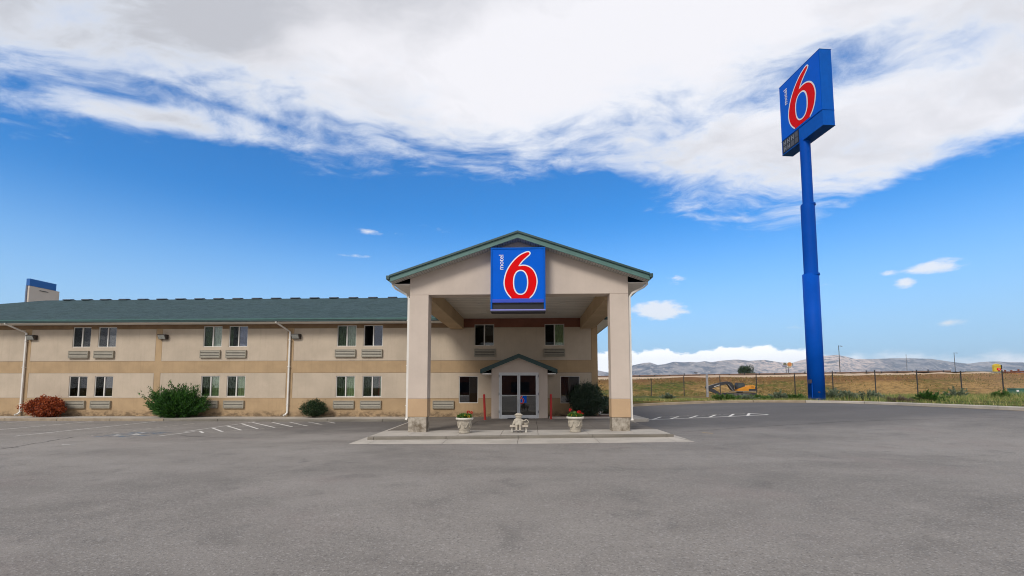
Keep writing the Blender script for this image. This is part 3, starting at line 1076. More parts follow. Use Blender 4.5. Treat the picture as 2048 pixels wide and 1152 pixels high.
# right of the portico
stripe((5.2, 21.46), (10.95, 21.25), 0.10, LINEW)
for a, b in [((5.76, 21.46), (6.44, 22.49)), ((6.6, 21.46), (7.22, 22.3)), ((7.45, 21.44), (8.11, 22.27)), ((8.34, 21.40), (8.98, 22.25)), ((9.21, 21.3), (9.81, 22.2)), ((10.05, 21.3), (10.53, 22.15))]:
    stripe(a, b, 0.12)
stripe((6.45, 22.54), (10.54, 22.21), 0.08, LINEFAINT)
stripe((10.5, 22.2), (10.98, 21.3), 0.10, LINEW)
stripe((6.0, 16.05), (6.25, 15.75), 0.07, mat('yellow_line_paint', (0.42, 0.30, 0.08), 0.8))
# wheelchair bay symbol
def flat_poly(poly, m, name, dz):
    mb = MB()
    mb.v = [(x, y, G(x, y) + dz) for x, y in poly]
    mb.f = [tuple(range(len(poly)))]
    return mb.build(name, m, lot)
flat_poly([(-14.95, 14.9), (-13.35, 14.9), (-13.35, 16.75), (-14.95, 16.75)], BLUEPAINT, 'painted_panel', 0.004)
def sym(pts):
    return [(-14.35 + x * 0.78, 15.85 + y * 0.78) for x, y in pts]
ringp = []
for i in range(22):
    t = R(-200 + i * 250 / 21)
    ringp.append((0.42 * math.cos(t) - 0.05, 0.42 * math.sin(t) - 0.22))
inner = []
for i in range(22):
    t = R(-200 + i * 250 / 21)
    inner.append((0.29 * math.cos(t) - 0.05, 0.29 * math.sin(t) - 0.22))
mb = MB()
for p in sym(ringp) + sym(inner):
    mb.v.append((p[0], p[1], G(*p) + 0.009))
mb.f = [(i, i + 1, i + 23, i + 22) for i in range(21)]
mb.build('painted_wheelchair_symbol', LINEOLD, lot)
for pl in ([(-0.15, 0.55), (0.0, 0.55), (0.02, 0.0), (0.35, 0.0), (0.52, -0.42), (0.66, -0.36), (0.46, 0.13), (0.02, 0.13), (0.0, 0.3)], [(-0.16, 0.62), (0.02, 0.62), (0.02, 0.8), (-0.16, 0.8)]):
    flat_poly(sym(pl)[::-1], LINEOLD, 'painted_wheelchair_symbol', 0.009)


def crack(pts, wd, seed):
    rr = random.Random(seed)
    pts = [Vector(p) for p in pts]
    path = []
    for a, b in zip(pts[:-1], pts[1:]):
        n = max(2, int((b - a).length / 0.22))
        for i in range(n):
            p = a.lerp(b, i / n)
            d = (b - a).normalized()
            path.append(p + Vector((-d.y, d.x)) * rr.uniform(-0.05, 0.05))
    path.append(pts[-1])
    mb = MB()
    for i, p in enumerate(path):
        d = (path[min(i + 1, len(path) - 1)] - path[max(0, i - 1)]).normalized()
        q = Vector((-d.y, d.x)) * wd * rr.uniform(0.3, 1.0) / 2
        for r_ in (p - q, p + q):
            mb.v.append((r_.x, r_.y, G(r_.x, r_.y) + 0.004))
    mb.f = [(2 * i, 2 * i + 2, 2 * i + 3, 2 * i + 1) for i in range(len(path) - 1)]
    mb.build('crack', CRACK, lot)


crack([(-14.3, 11.6), (-15.5, 14.9), (-15.0, 15.7), (-13.6, 16.6)], 0.05, 1)
crack([(-12.3, 15.5), (-10.9, 15.0), (-9.6, 14.9)], 0.04, 2)
crack([(-20.5, 11.0), (-17.5, 12.4), (-14.4, 12.3)], 0.035, 3)
crack([(5.4, 16.4), (8.0, 17.4), (12.2, 17.9), (17.5, 17.0)], 0.04, 7)
crack([(14.0, 24.5), (16.5, 23.0), (19.5, 22.8)], 0.05, 8)

# ------------------------------------------------------------------ the motel wing
bld = thing('motel_building', 'long two-storey beige stucco wing with green shingled roof behind the portico', 'building', (-19.2, YW, 0.1))
XL, XR = -41.2, 3.6
PIL = [-35.4, -27.95, -20.46, -13.10, -5.66]
WINS = []     # x0, x1, z0, z1, curtain spans, glass kinds (left, right)
def addw(x, z, wd, h, cur, gl=('s', 'g')):
    WINS.append((x, x + wd, z, z + h, cur, gl))
addw(-25.23, 3.865, 1.04, 1.12, [(0.02, 0.20, 0), (0.55, 0.98, 0)])
addw(-23.77, 3.865, 1.04, 1.12, [(0.02, 0.22, 1), (0.84, 0.97, 0)], ('g', 'r'))
addw(-25.25, 1.15, 1.04, 1.12, [(0.02, 0.46, 0), (0.52, 0.98, 0)])
addw(-23.79, 1.15, 1.04, 1.12, [(0.02, 0.48, 1), (0.92, 0.99, 0)], ('s', 'r'))
addw(-17.80, 3.865, 1.04, 1.13, [(0.02, 0.47, 0), (0.50, 0.98, 1)])
addw(-16.37, 3.865, 1.05, 1.14, [(0.02, 0.16, 0), (0.88, 0.98, 0)], ('s', 'r'))
addw(-17.80, 1.165, 1.03, 1.12, [(0.02, 0.47, 0), (0.50, 0.98, 0)])
addw(-16.37, 1.165, 1.03, 1.12, [(0.02, 0.47, 1), (0.50, 0.98, 0)])
addw(-10.37, 3.865, 1.05, 1.14, [(0.02, 0.48, 0), (0.50, 0.98, 1)])
addw(-8.92, 3.865, 1.05, 1.15, [(0.90, 0.98, 1)], ('o', 'r'))
addw(-10.36, 1.155, 1.03, 1.12, [(0.02, 0.47, 0), (0.50, 0.98, 0)])
addw(-8.92, 1.155, 1.03, 1.12, [(0.02, 0.48, 1), (0.80, 0.86, 2), (0.87, 0.98, 1)], ('s', 'g'))
addw(-2.92, 3.87, 1.05, 1.15, [], ('s', 'g'))
addw(0.82, 3.87, 1.04, 1.15, [(0.54, 0.97, 0)], ('s', 'g'))
addw(-3.735, 0.83, 1.03, 1.43, [], ('L', 'L'))
addw(1.63, 0.83, 1.03, 1.43, [(0.22, 0.34, 1)], ('L', 'L'))
DOOR = (-1.44, 0.40, 0.15, 2.34)


def strip(x0, x1, z0, z1, m, name, y0=YW, y1=YW + 0.2, holes=None):
    hs_ = [(a, b, c, d) for a, b, c, d, *_ in (holes or WINS) if b > x0 and a < x1 and d > z0 and c < z1]
    xs_ = sorted({x0, x1, *[min(max(v, x0), x1) for h in hs_ for v in h[:2]]})
    zs_ = sorted({z0, z1, *[min(max(v, z0), z1) for h in hs_ for v in h[2:4]]})
    mb = MB()
    for a, b in zip(xs_[:-1], xs_[1:]):
        run = None
        for c, d in zip(zs_[:-1], zs_[1:]):
            mx_, mz = (a + b) / 2, (c + d) / 2
            solid = not any(h[0] < mx_ < h[1] and h[2] < mz < h[3] for h in hs_)
            if solid:
                run = (run[0], d) if run else (c, d)
            elif run:
                mb.box(a, b, y0, y1, *run)
                run = None
        if run:
            mb.box(a, b, y0, y1, *run)
    return mb.build(name, m, bld)


gp = 0.012
Z = [0.10, 1.08, 2.45, 3.085, 4.865, 5.13]
cuts = [XL] + [v for p in PIL for v in (p, p + 0.35)] + [3.28, XR]
panels = list(zip(cuts[0::2], cuts[1::2]))
for a, b in panels:
    inside = a > -6
    strip(a + gp, b - gp, Z[1] + gp, Z[2] - gp, CREAM, 'wall_panel')
    strip(a + gp, b - gp, Z[3] + gp, Z[4] - gp, CREAM, 'wall_panel')
for p in PIL + [3.28]:
    wd = 0.35 if p < 3 else 0.32
    strip(p + 0.002, p + wd - 0.002, Z[1], Z[2], TAN, 'pilaster')
    strip(p + 0.002, p + wd - 0.002, Z[3], Z[4], TAN, 'pilaster')
strip(XL, XR, Z[0], Z[1], TAN, 'base_band')
strip(XL, XR, Z[2], Z[3], TAN, 'middle_band')
strip(XL, -4.22, Z[4], Z[5], BROWN, 'eave_band')
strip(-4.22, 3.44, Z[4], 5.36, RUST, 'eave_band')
strip(3.44, XR, Z[4], Z[5], BROWN, 'eave_band')
strip(XL + .01, XR - .01, 0.12, 5.12, TEAL, 'wall_backing', YW + 0.03, YW + 0.21)
B('end_wall', CREAM, bld, (XL, XL + 0.2, YW + 0.2, 37.2, 0.0, 5.13))
B('end_wall', CREAM, bld, (XR - 0.2, XR, YW + 0.2, 37.2, 0.0, 5.13))
B('rear_wall', CREAM, bld, (XL, XR, 37.2, 37.4, 0.0, 5.13))
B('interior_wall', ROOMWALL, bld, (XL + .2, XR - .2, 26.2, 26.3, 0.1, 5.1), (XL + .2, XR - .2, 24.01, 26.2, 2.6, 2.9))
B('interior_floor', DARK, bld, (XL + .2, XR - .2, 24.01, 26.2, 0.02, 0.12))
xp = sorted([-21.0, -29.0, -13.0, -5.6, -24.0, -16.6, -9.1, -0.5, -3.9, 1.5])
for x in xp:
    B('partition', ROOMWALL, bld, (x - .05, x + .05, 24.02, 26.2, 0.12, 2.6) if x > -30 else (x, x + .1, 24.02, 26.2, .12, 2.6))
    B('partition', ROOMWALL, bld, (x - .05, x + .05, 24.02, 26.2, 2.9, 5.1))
# a dark foundation strip at the foot of the wall
B('foundation', mat('dark_foundation', (0.05, 0.04, 0.03), 0.95, 0.3, 3), bld, (XL, -4.3, YW + 0.01, YW + 0.2, 0.0, 0.1))

# windows
for (x0, x1, z0, z1, cur, gl) in WINS:
    wd, h = x1 - x0, z1 - z0
    lobby = gl[0] == 'L'
    fw = 0.045
    mb = MB()
    e = 0.02
    mb.box(-e, wd + e, -0.02, 0.06, -e, fw - .01).box(-e, wd + e, -0.02, 0.06, h - fw + .01, h + e)
    mb.box(-e, fw - .01, -0.02, 0.06, fw - .01, h - fw + .01).box(wd - fw + .01, wd + e, -0.02, 0.06, fw - .01, h - fw + .01)
    if not lobby:
        mb.box(wd / 2 - 0.03, wd / 2 + 0.03, -0.008, 0.05, fw - .01, h - fw + .01)
    fo = mb.build('window', WHITE, bld, off=Vector((0, 0, 0)))
    fo.location = Vector((x0, YW + 0.05, z0)) - WLOC[bld]
    L_ = Vector((0, 0, 0))
    a0, a1 = fw, wd - fw
    halves = [(a0, wd / 2 - 0.03), (wd / 2 + 0.03, a1)] if not lobby else [(a0, a1)]
    for k, (p, q) in enumerate(halves):
        kind = gl[k]
        if kind == 'o':
            continue
        gm = {'s': GLASS, 'g': GLASS, 'r': GLASSR, 'L': GLASSDOOR}[kind]
        MB().box(p, q, 0.015 + 0.012 * k, 0.021 + 0.012 * k, fw, h - fw).build('pane', gm, fo, off=L_)
        if kind == 's':
            MB().box(p, q, 0.002, 0.004, fw, h - fw).build('insect_screen', SCREEN, fo, off=L_)
    if gl == ('s', 'r') or gl == ('g', 'r'):
        MB().box(wd * .74, wd * .77, 0.034, 0.05, fw, h - fw).build('reflection_strip', WHITE, fo, off=L_)  # white strip stands for an upright line reflected in the pane
    for (c0, c1, ck) in cur:
        p, q = c0 * wd, c1 * wd
        n = max(6, int((q - p) / 0.012))
        mb = MB()
        ph = rng.uniform(0, 6)
        for i in range(n + 1):
            xx = p + (q - p) * i / n
            yy = 0.10 + 0.034 * math.sin(xx * 52 + ph) + 0.014 * math.sin(xx * 21 + ph * 2)
            mb.v += [(xx, yy, 0.0), (xx, yy, h)]
        mb.f = [(2 * i, 2 * i + 2, 2 * i + 3, 2 * i + 1) for i in range(n)]
        mb.build('curtain', (CURT, CURT2, CURTRED)[ck], fo, smooth=True, off=L_)

# roof
EZ, RZ, YE, YR, YB = 5.27, 7.87, 23.05, 30.5, 37.95
roof = MB()
xl, xr = -42.0, 4.35
hx = YR - YE
a = [(xl, YE, EZ), (xr, YE, EZ), (xr, YB, EZ), (xl, YB, EZ), (xl + hx, YR, RZ), (xr - hx, YR, RZ)]
zn = EZ + (24.0 - YE) * (RZ - EZ) / hx
roof.add(a + [(-4.19, YE, EZ), (-4.19, 24.0, zn), (3.42, 24.0, zn), (3.42, YE, EZ)], [(0, 6, 7, 4), (7, 8, 5, 4), (8, 9, 1, 5), (1, 2, 5), (2, 3, 4, 5), (3, 0, 4)])
for q in ((xl, -4.19, YE, 24.0), (3.42, xr, YE, 24.0), (xl, xr, 24.0, YB)):
    roof.add([(q[0], q[2], EZ - .06), (q[1], q[2], EZ - .06), (q[1], q[3], EZ - .06), (q[0], q[3], EZ - .06)], [(3, 2, 1, 0)])
rf = roof.build('roof', SHING, bld)
for i in range(19):
    x = -33.05 + i * 1.372
    mb = MB()
    mb.prism([(YR - .26, RZ - .035), (YR - .22, RZ + .03), (YR, RZ + .075), (YR + .22, RZ + .03), (YR + .26, RZ - .035)], 'x', x, x + 0.56)
    mb.build('ridge_vent', mat('ridge_vent_cap', (0.055, 0.065, 0.085), 0.85, 0.15, 4), rf)
for xa_, xb_ in ((xl - .02, -4.21), (3.44, xr + .02)):
    B('gutter', DKGREEN, bld, (xa_, xb_, YE - .10, YE + .02, 5.13, 5.268), bevel=0.012)
    B('drip_edge', GREEN, bld, (xa_, xb_, YE - .125, YE - .10, 5.215, 5.285))
B('soffit', SOFFIT, bld, (xl, -4.22, YE + .02, YW + .1, 5.095, 5.125), (3.46, xr, YE + .02, YW + .1, 5.095, 5.125), (XR + .02, xr, YW + .1, 37.9, 5.095, 5.125))
B('gutter', DKGREEN, bld, (xr - .02, xr + .10, YE - .08, YB, 5.13, 5.268))


def pipe(parent, name, pts, r=0.05):
    return MB().tube(pts, r, 4, flat=0.85).build(name, PIPE, parent, bevel=0.008)


for xg, xw in ((-13.32, -12.93), (-28.25, -27.83)):
    p = pipe(bld, 'downspout', [(xg, YE - .04, 5.17), (xg, YE - .04, 5.08), (xw, YW - .07, 4.66), (xw, YW - .07, 0.33), (xw - .05, YW - .16, 0.20), (xw - .1, YW - .26, 0.17)], 0.062)
    for z in (4.2, 2.75, 0.75):
        MB().box(xw - .065, xw + .065, YW - .125, YW, z, z + .03).build('strap', PIPE, p)

# white and blue fin behind the ridge
tw = thing('roof_tower', 'pale stucco fin with blue cap rising behind the ridge of the green roof', 'tower', (-39.9, 35.2, 0))
B('fin_wall', TOWERM, tw, (-40.15, -39.9, 33.95, 36.25, 0.0, 9.79))
B('blue_cap', BLUET, tw, (-40.17, -39.88, 33.93, 35.95, 9.80, 10.36))
B('end_trim', mat('fin_edge', (0.12, 0.15, 0.22), 0.6), tw, (-40.16, -40.05, 33.90, 33.948, 0.0, 9.8))
B('slot_vent', mat('slot_dark', (0.06, 0.06, 0.06), 0.7), tw, (-39.899, -39.87, 34.7, 35.35, 9.52, 9.57))

# air conditioners
def make_ac():
    t = thing('air_conditioner', 'x', 'air conditioner', (0, 0, 0), 'slatted air conditioners in the motel wall')
    w_, h_ = 1.13, 0.42
    f_ = 0.045
    MB().box(0, w_, -0.10, 0.0, 0, f_).box(0, w_, -0.10, 0.0, h_ - f_, h_).box(0, f_, -0.10, 0.0, f_, h_ - f_).box(w_ - f_, w_, -0.10, 0.0, f_, h_ - f_).build('casing', ACM, t, bevel=0.008)
    MB().box(f_, w_ - f_, -0.035, -0.004, f_, h_ - f_).build('fin_core', ACD, t)
    me_ = None
    for i in range(4):
        zc_ = f_ + 0.014 + i * 0.083
        s_ = MB().prism([(-0.098, 0.0), (-0.088, 0.0), (-0.072, 0.054), (-0.082, 0.054)], 'x', f_, w_ - f_)
        if me_ is None:
            o = s_.build('slat', ACM, t)
            me_ = o.data
        else:
            o = link_mesh('slat', me_, None, t)
        o.location = (0, 0, zc_)
    return t


ac = make_ac()
acmap = {ac: kids(ac)}
ACS = [(-25.33, 3.25, 'air conditioner under the left upper window, above the red shrub'),
       (-23.89, 3.25, 'air conditioner under the right window of the leftmost upper pair'),
       (-25.34, 0.52, 'air conditioner just right of the red shrub, under the left ground-floor window'),
       (-23.89, 0.52, 'air conditioner second to the right of the red shrub, at ground level'),
       (-17.90, 3.26, 'upper-floor air conditioner directly above the end of the big juniper'),
       (-16.46, 3.26, 'upper-floor air conditioner left of the middle downspout and wall light'),
       (-17.90, 0.535, 'ground-floor air conditioner partly hidden behind the big juniper'),
       (-16.46, 0.535, 'ground-floor air conditioner between the big juniper and the middle downspout'),
       (-10.44, 3.28, 'upper-floor air conditioner above and right of the small round shrub'),
       (-8.99, 3.28, 'upper-floor air conditioner nearest to the left portico column, outside it'),
       (-10.46, 0.54, 'ground-floor air conditioner next right of the small round shrub'),
       (-9.00, 0.54, 'ground-floor air conditioner nearest the left portico column, outside it'),
       (-2.92, 3.28, 'air conditioner under the left upper window inside the portico'),
       (0.76, 3.28, 'air conditioner under the right upper window inside the portico'),
       (-5.11, 0.545, 'air conditioner at ground level inside the portico, left of the lobby window')]
for i, (x, z, lb) in enumerate(ACS):
    o = ac if i == 0 else copy_tree(ac, acmap)
    o.location = (x, YW - 0.002, z)
    o['label'] = 'beige slatted ' + lb

# wall lights
for x, lb in ((-27.70, 'bronze box wall light beside the downspout at the left end of the wing'), (-20.22, 'bronze box wall light on the pilaster above the big juniper'), (-12.80, 'bronze box wall light right of the middle downspout, above the round shrub')):
    t = thing('wall_light', lb, 'light', (x, YW, 4.25), 'bronze wall lights on the upper floor')
    MB().prism([(YW, 4.28), (YW, 4.54), (YW - .24, 4.54), (YW - .24, 4.50), (YW - .13, 4.28)], 'x', x, x + 0.46).build('housing', LAMPM, t, bevel=0.008)
    MB().prism([(YW - .236, 4.492), (YW - .256, 4.490), (YW - .150, 4.288), (YW - .137, 4.292)], 'x', x + .03, x + 0.40).build('lens', LENS, t)

# ------------------------------------------------------------------ portico
por = thing('entrance_portico', 'beige stucco entrance portico with green gabled roof on two square columns', 'portico', (-0.385, 15.5, 0.1))
CX = -0.385
YF = 15.5
sl = 0.340
def rz_(x, apex=6.985):
    return apex - sl * abs(x - CX)
hb = 4.89
MB().prism([(-4.20, hb), (3.43, hb), (3.43, rz_(3.43) - .16), (CX, 6.985 - .16), (-4.20, rz_(-4.2) - .16)], 'y', YF, YF + 0.5).build('gable_wall', PORTAL, por, bevel=0.015)
for x0, x1, sgn in ((-4.20, -3.53, -1), (2.79, 3.43, 1)):
    zb = sz((x0 + x1) / 2) - 0.02
    c = MB().box(x0, x1, YF, YF + .5, 1.26, hb - .001).build('column', PORTAL, por, bevel=0.012)
    MB().box(x0 - .005, x1 + .005, YF - .005, YF + .505, 0.635, 1.258).build('base_band', mat('tan_column_band', (0.50, 0.345, 0.21), 0.9, 0.07, 1.0, bump=0.35, bscale=60, spec=0.2, streak=0.1), c, bevel=0.012)
    MB().box(x0 + .01, x1 - .02, YF + .01, YF + .49, zb, 0.634).build('plinth', PLINTH, c, bevel=0.02)
for x0, x1 in ((-4.19, -3.50), (2.70, 3.42)):
    B('side_beam', BEAM, por, (x0, x1, YF + .5, YW - .002, 4.77, 5.335))
cl = B('ceiling', CEIL, por, (-3.50, 2.70, YF + .5, YW - .002, 5.336, 5.38))
for i in range(19):
    y = YF + .9 + i * 0.4
    B('ceiling_joint', GROOVE, cl, (-3.49, 2.69, y, y + .012, 5.332, 5.3355))
for x, y in ((-2.25, 22.13), (1.4, 22.12), (-2.15, 19.55), (1.46, 19.5)):
    r_ = MB().lathe([(0.13, -0.02), (0.13, 0.0), (0.09, 0.0), (0.085, -0.015)], (x, y, 5.335), 20).build('downlight', WHITE, cl, smooth=False)
# roof of the portico
top = MB()
e0, e1 = -4.80, 4.06
yb_ = 28.4
for (ex, s2) in ((e0, 1), (e1, -1)):
    zt = rz_(ex)
    top.add([(ex, 15.03, zt), (CX, 15.03, 6.985), (CX, yb_, 6.985), (ex, yb_, zt), (ex, 15.03, zt - .05), (CX, 15.03, 6.935), (CX, yb_, 6.935), (ex, yb_, zt - .05)],
            [(0, 1, 2, 3), (7, 6, 5, 4), (0, 4, 5, 1), (3, 7, 4, 0)] if s2 > 0 else [(3, 2, 1, 0), (4, 5, 6, 7), (1, 5, 4, 0), (0, 4, 7, 3)])
prf = top.build('roof', SHING, por)
# drip edge along the rake
for ex in (e0, e1):
    zt = rz_(ex)
    MB().add([(ex, 15.0, zt - .055), (CX, 15.0, 6.93), (CX, 15.0, 7.0), (ex, 15.0, zt + .012), (ex, 15.028, zt - .055), (CX, 15.028, 6.93), (CX, 15.028, 7.0), (ex, 15.028, zt + .012)],
             [(0, 1, 2, 3), (7, 6, 5, 4), (0, 4, 5, 1), (3, 2, 6, 7), (0, 3, 7, 4)] if ex < 0 else [(3, 2, 1, 0), (4, 5, 6, 7), (1, 5, 4, 0), (7, 6, 2, 3), (4, 7, 3, 0)]).build('drip_edge', DKGREEN, prf)
    fz = 0.225
    MB().add([(ex, 15.05, zt - fz), (CX, 15.05, 6.985 - fz), (CX, 15.05, 6.932), (ex, 15.05, zt - .052), (ex, 15.09, zt - fz), (CX, 15.09, 6.985 - fz), (CX, 15.09, 6.932), (ex, 15.09, zt - .052)],
             [(0, 1, 2, 3), (7, 6, 5, 4), (0, 4, 5, 1), (0, 3, 7, 4)] if ex < 0 else [(3, 2, 1, 0), (4, 5, 6, 7), (1, 5, 4, 0), (4, 7, 3, 0)]).build('rake_fascia', mat('green_fascia', (0.075, 0.165, 0.145), 0.5, 0.08, 2), por)
    # ribbed soffit under the rake
    n = 50
    mb = MB()
    for i in range(n):
        xa = ex + (CX - ex) * (i + 0.06) / n
        xb = ex + (CX - ex) * (i + 0.95) / n
        za, zb2 = rz_(xa) - .21, rz_(xb) - .21
        q = [(xa, 15.09, za), (xb, 15.09, zb2), (xb, YF, zb2), (xa, YF, za)]
        mb.add(q + [(x, y, z + .02) for x, y, z in q], [(0, 1, 2, 3), (3, 2, 1, 0), (0, 4, 5, 1)])
    mb.build('rake_soffit', SOFFIT, por)
    mb = MB()
    q = [(ex, 15.09, zt - .185), (CX, 15.09, 6.985 - .185), (CX, YF, 6.985 - .185), (ex, YF, zt - .185)]
    mb.add(q, [(0, 1, 2, 3)])
    mb.build('soffit_backing', GROOVE, por)
    # boxed eave along the side
    wx = -4.20 if ex < 0 else 3.43
    MB().add([(ex, YF - .02, zt - .19), (wx, YF - .02, zt - .19), (wx, YF - .02, rz_(wx) - .2)], [(0, 1, 2), (2, 1, 0)]).build('eave_return', DKGREEN, por)
    a_, b_ = sorted((ex, wx))
    B('side_soffit', SOFFIT, por, (a_, b_, YF - .02, 23.7, zt - .215, zt - .195))
    a_, b_ = (ex - .10, ex + .012) if ex < 0 else (ex - .012, ex + .10)
    B('gutter', DKGREEN, por, (a_, b_, 15.0, 23.6, zt - .145, zt - .005), bevel=0.012)
    s3 = -1 if ex < 0 else 1
    px_ = wx + s3 * 0.055
    p = pipe(por, 'downspout', [(ex + s3 * .04, 15.62, zt - .12), (ex + s3 * .04, 15.62, zt - .24), (ex - s3 * .05, 15.62, zt - .33), (px_ + s3 * .1, 15.62, zt - .55), (px_, 15.62, zt - .70), (px_, 15.62, 0.60), (px_ + s3 * .02, 15.58, 0.52)], 0.058)
    for z in (4.0, 2.4, 1.0):
        MB().box(px_ - .06, px_ + .06, 15.6, 15.7, z, z + .03).build('strap', PIPE, p)

# ------------------------------------------------------------------ signs
SIX = [(728, 192), (708, 168), (680, 163), (640, 174), (560, 215), (480, 285), (410, 375), (362, 470), (336, 570), (332, 650), (350, 730), (385, 795), (425, 843), (440, 857)]
SIXR = [(712, 857), (762, 808), (800, 735), (820, 650), (823, 590), (806, 510), (770, 440), (720, 393), (660, 367), (605, 362), (570, 368)]
SIXN = [(585, 350), (620, 308), (670, 262), (715, 222)]


def arc_smooth(pts, k=5):
    return [tuple(p) for p in smooth_path(pts, k)]


def six_outline():
    return arc_smooth(SIX) + arc_smooth(SIXR) + arc_smooth(SIXN)


def inset(poly, d):
    n = len(poly)
    area = sum(poly[i][0] * poly[(i + 1) % n][1] - poly[(i + 1) % n][0] * poly[i][1] for i in range(n))
    sg = 1 if area > 0 else -1
    out = []
    for i in range(n):
        a, b, c = Vector(poly[i - 1]), Vector(poly[i]), Vector(poly[(i + 1) % n])
        e1, e2 = (b - a), (c - b)
        if e1.length < 1e-6 or e2.length < 1e-6:
            continue
        n1_ = Vector((-e1.y, e1.x)).normalized() * sg
        n2_ = Vector((-e2.y, e2.x)).normalized() * sg
        m_ = (n1_ + n2_)
        if m_.length < 0.2:
            m_ = n1_
        m_ = m_.normalized()
        k = d / max(0.55, m_.dot(n1_))
        out.append((b.x + m_.x * k, b.y + m_.y * k))
    return out


def counter(hw, hh):
    out = []
    for i in range(48):
        t = 2 * math.pi * i / 48
        c, s_ = math.cos(t), math.sin(t)
        e = 2 / 2.25
        out.append((578 + hw * math.copysign(abs(c) ** e, c), 622 + hh * math.copysign(abs(s_) ** e, s_)))
    return out


def sign_art(parent, O_, U, Vv, N, W_, face=True, text=True):
    """numeral and lettering on a square panel of width W_ centred on O_"""
    O_, U, Vv, N = Vector(O_), Vector(U), Vector(Vv), Vector(N)
    sc = W_ / 740.0

    def sheet(poly, name, m, d):
        pts = [O_ + U * ((x - 540) * sc) + Vv * ((500 - y) * sc) + N * d for x, y in poly]
        n = len(pts)
        mb = MB()
        lo = [p - N * 0.003 for p in pts]
        area = sum(poly[i][0] * poly[(i + 1) % n][1] - poly[(i + 1) % n][0] * poly[i][1] for i in range(n))
        mb.v = [tuple(p) for p in pts] + [tuple(p) for p in lo]
        mb.f = [tuple(range(n)) if area < 0 else tuple(range(n - 1, -1, -1))]
        mb.f += [(i, (i + 1) % n, (i + 1) % n + n, i + n) for i in range(n)]
        return mb.build(name, m, parent)
    out = six_outline()
    e = 0.004 * max(1, W_ / 2)
    sheet(out, 'numeral_outline', WHITES, e)
    red = inset(out, 17)
    red = [(x, min(y, 856)) for x, y in red]
    red = [(x, 856) if y > 838 else (x, y) for x, y in red]
    sheet(red, 'numeral', REDS, 2 * e)
    sheet(counter(110, 183), 'counter_outline', WHITES, 3 * e)
    sheet(counter(92, 165), 'counter_fill', BLUEF, 4 * e)
    if text:
        cu_ = bpy.data.curves.new('lettering', 'FONT')
        cu_.body = 'motel'
        cu_.size = 1.0
        cu_.offset = 0.004
        to = bpy.data.objects.new('lettering_tmp', cu_)
        COL.objects.link(to)
        dg = bpy.context.evaluated_depsgraph_get()
        me_ = bpy.data.meshes.new_from_object(to.evaluated_get(dg))
        bpy.data.objects.remove(to)
        vs = np.array([v.co[:] for v in me_.vertices])
        mn, mx_ = vs.min(0), vs.max(0)
        po = WLOC[parent]
        for v in me_.vertices:
            a_ = (v.co.x - mn[0]) / (mx_[0] - mn[0])
            b_ = (v.co.y - mn[1]) / (mx_[1] - mn[1])
            X_, Y_ = 330 - b_ * 66, 432 - a_ * 217
            p = O_ + U * ((X_ - 540) * sc) + Vv * ((500 - Y_) * sc) + N * e
            v.co = p - po
        me_.name = 'lettering'
        link_mesh('lettering', me_, WHITES, parent)


ps = thing('portico_sign', 'square blue sign with red numeral on the portico gable, black slot below', 'sign', (-0.38, 15.25, 4.2))
sx0, sx1, sy = -1.305, 0.556, 15.0
sz0, sz1 = 4.20, 6.405
B('cabinet', BLUE, ps, (sx0, sx1, sy + .03, YF - .002, 4.62, sz1), (sx0, sx0 + .05, sy + .03, YF - .002, 4.28, 4.62), (sx1 - .05, sx1, sy + .03, YF - .002, 4.28, 4.62), bevel=0.01)
B('frame', BLUE, ps, (sx0, sx1, sy, sy + .029, sz1 - .06, sz1), (sx0, sx0 + .06, sy, sy + .029, 4.28, sz1 - .06), (sx1 - .06, sx1, sy, sy + .029, 4.28, sz1 - .06), bevel=0.008)
B('face_panel', BLUEF, ps, (sx0 + .06, sx1 - .06, sy + .015, sy + .0295, 4.62, sz1 - .06))
B('ledge', BLUED, ps, (sx0 + .06, sx1 - .06, sy - .02, sy + .03, 4.50, 4.618), bevel=0.008)
B('reader_slot', BLACK, ps, (sx0 + .05, sx1 - .05, sy + .06, YF - .01, 4.28, 4.499))
B('bottom_lip', LILAC, ps, (sx0, sx1, sy, YF - .002, 4.235, 4.278))
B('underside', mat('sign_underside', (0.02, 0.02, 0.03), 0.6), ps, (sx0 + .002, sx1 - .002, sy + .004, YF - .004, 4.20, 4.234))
sign_art(ps, ((sx0 + sx1) / 2, sy + .015, 4.62 + 0.863), (1, 0, 0), (0, 0, 1), (0, -1, 0), 1.74)

pl = thing('pylon_sign', 'tall blue freeway pylon with red numeral sign on a stepped pole', 'sign', (18.72, 30.1, 0.7))
pole = MB().lathe([(0.475, 0.35), (0.475, 9.14)], (18.66, 30.1, 0), 36).build('pole_base_section', POLEB, pl, smooth=True)
MB().lathe([(0.49, 9.04), (0.49, 9.16), (0.41, 9.161), (0.41, 13.85)], (18.70, 30.1, 0), 36).build('pole_middle_section', POLEB, pl, smooth=False)
MB().lathe([(0.425, 13.80), (0.425, 13.92), (0.315, 13.921), (0.315, 18.5)], (18.74, 30.1, 0), 36).build('pole_top_section', POLEB, pl, smooth=False)
B('junction_box', mat('junction_box_dark', (0.03, 0.03, 0.06), 0.5), pl, (18.06, 18.22, 29.80, 29.98, 1.92, 2.17))
MB().tube([(18.2, 29.78, 1.0), (18.2, 29.78, 1.95)], 0.025, 6).build('conduit', POLEB, pl)
MB().lathe([(0.055, 0.0), (0.05, 0.02)], (0, 0, 0), 12).build('access_cover', mat('junction_box_dark', (0.03, 0.03, 0.06), 0.5), pl, off=Vector((0, 0, 0)))
ac_c = bpy.data.objects['access_cover']
ac_c.rotation_euler = (R(90), 0, 0)
ac_c.scale = (1.6, 1.0, 1.0)
ac_c.location = Vector((18.55, 29.65, 1.36)) - WLOC[pl]
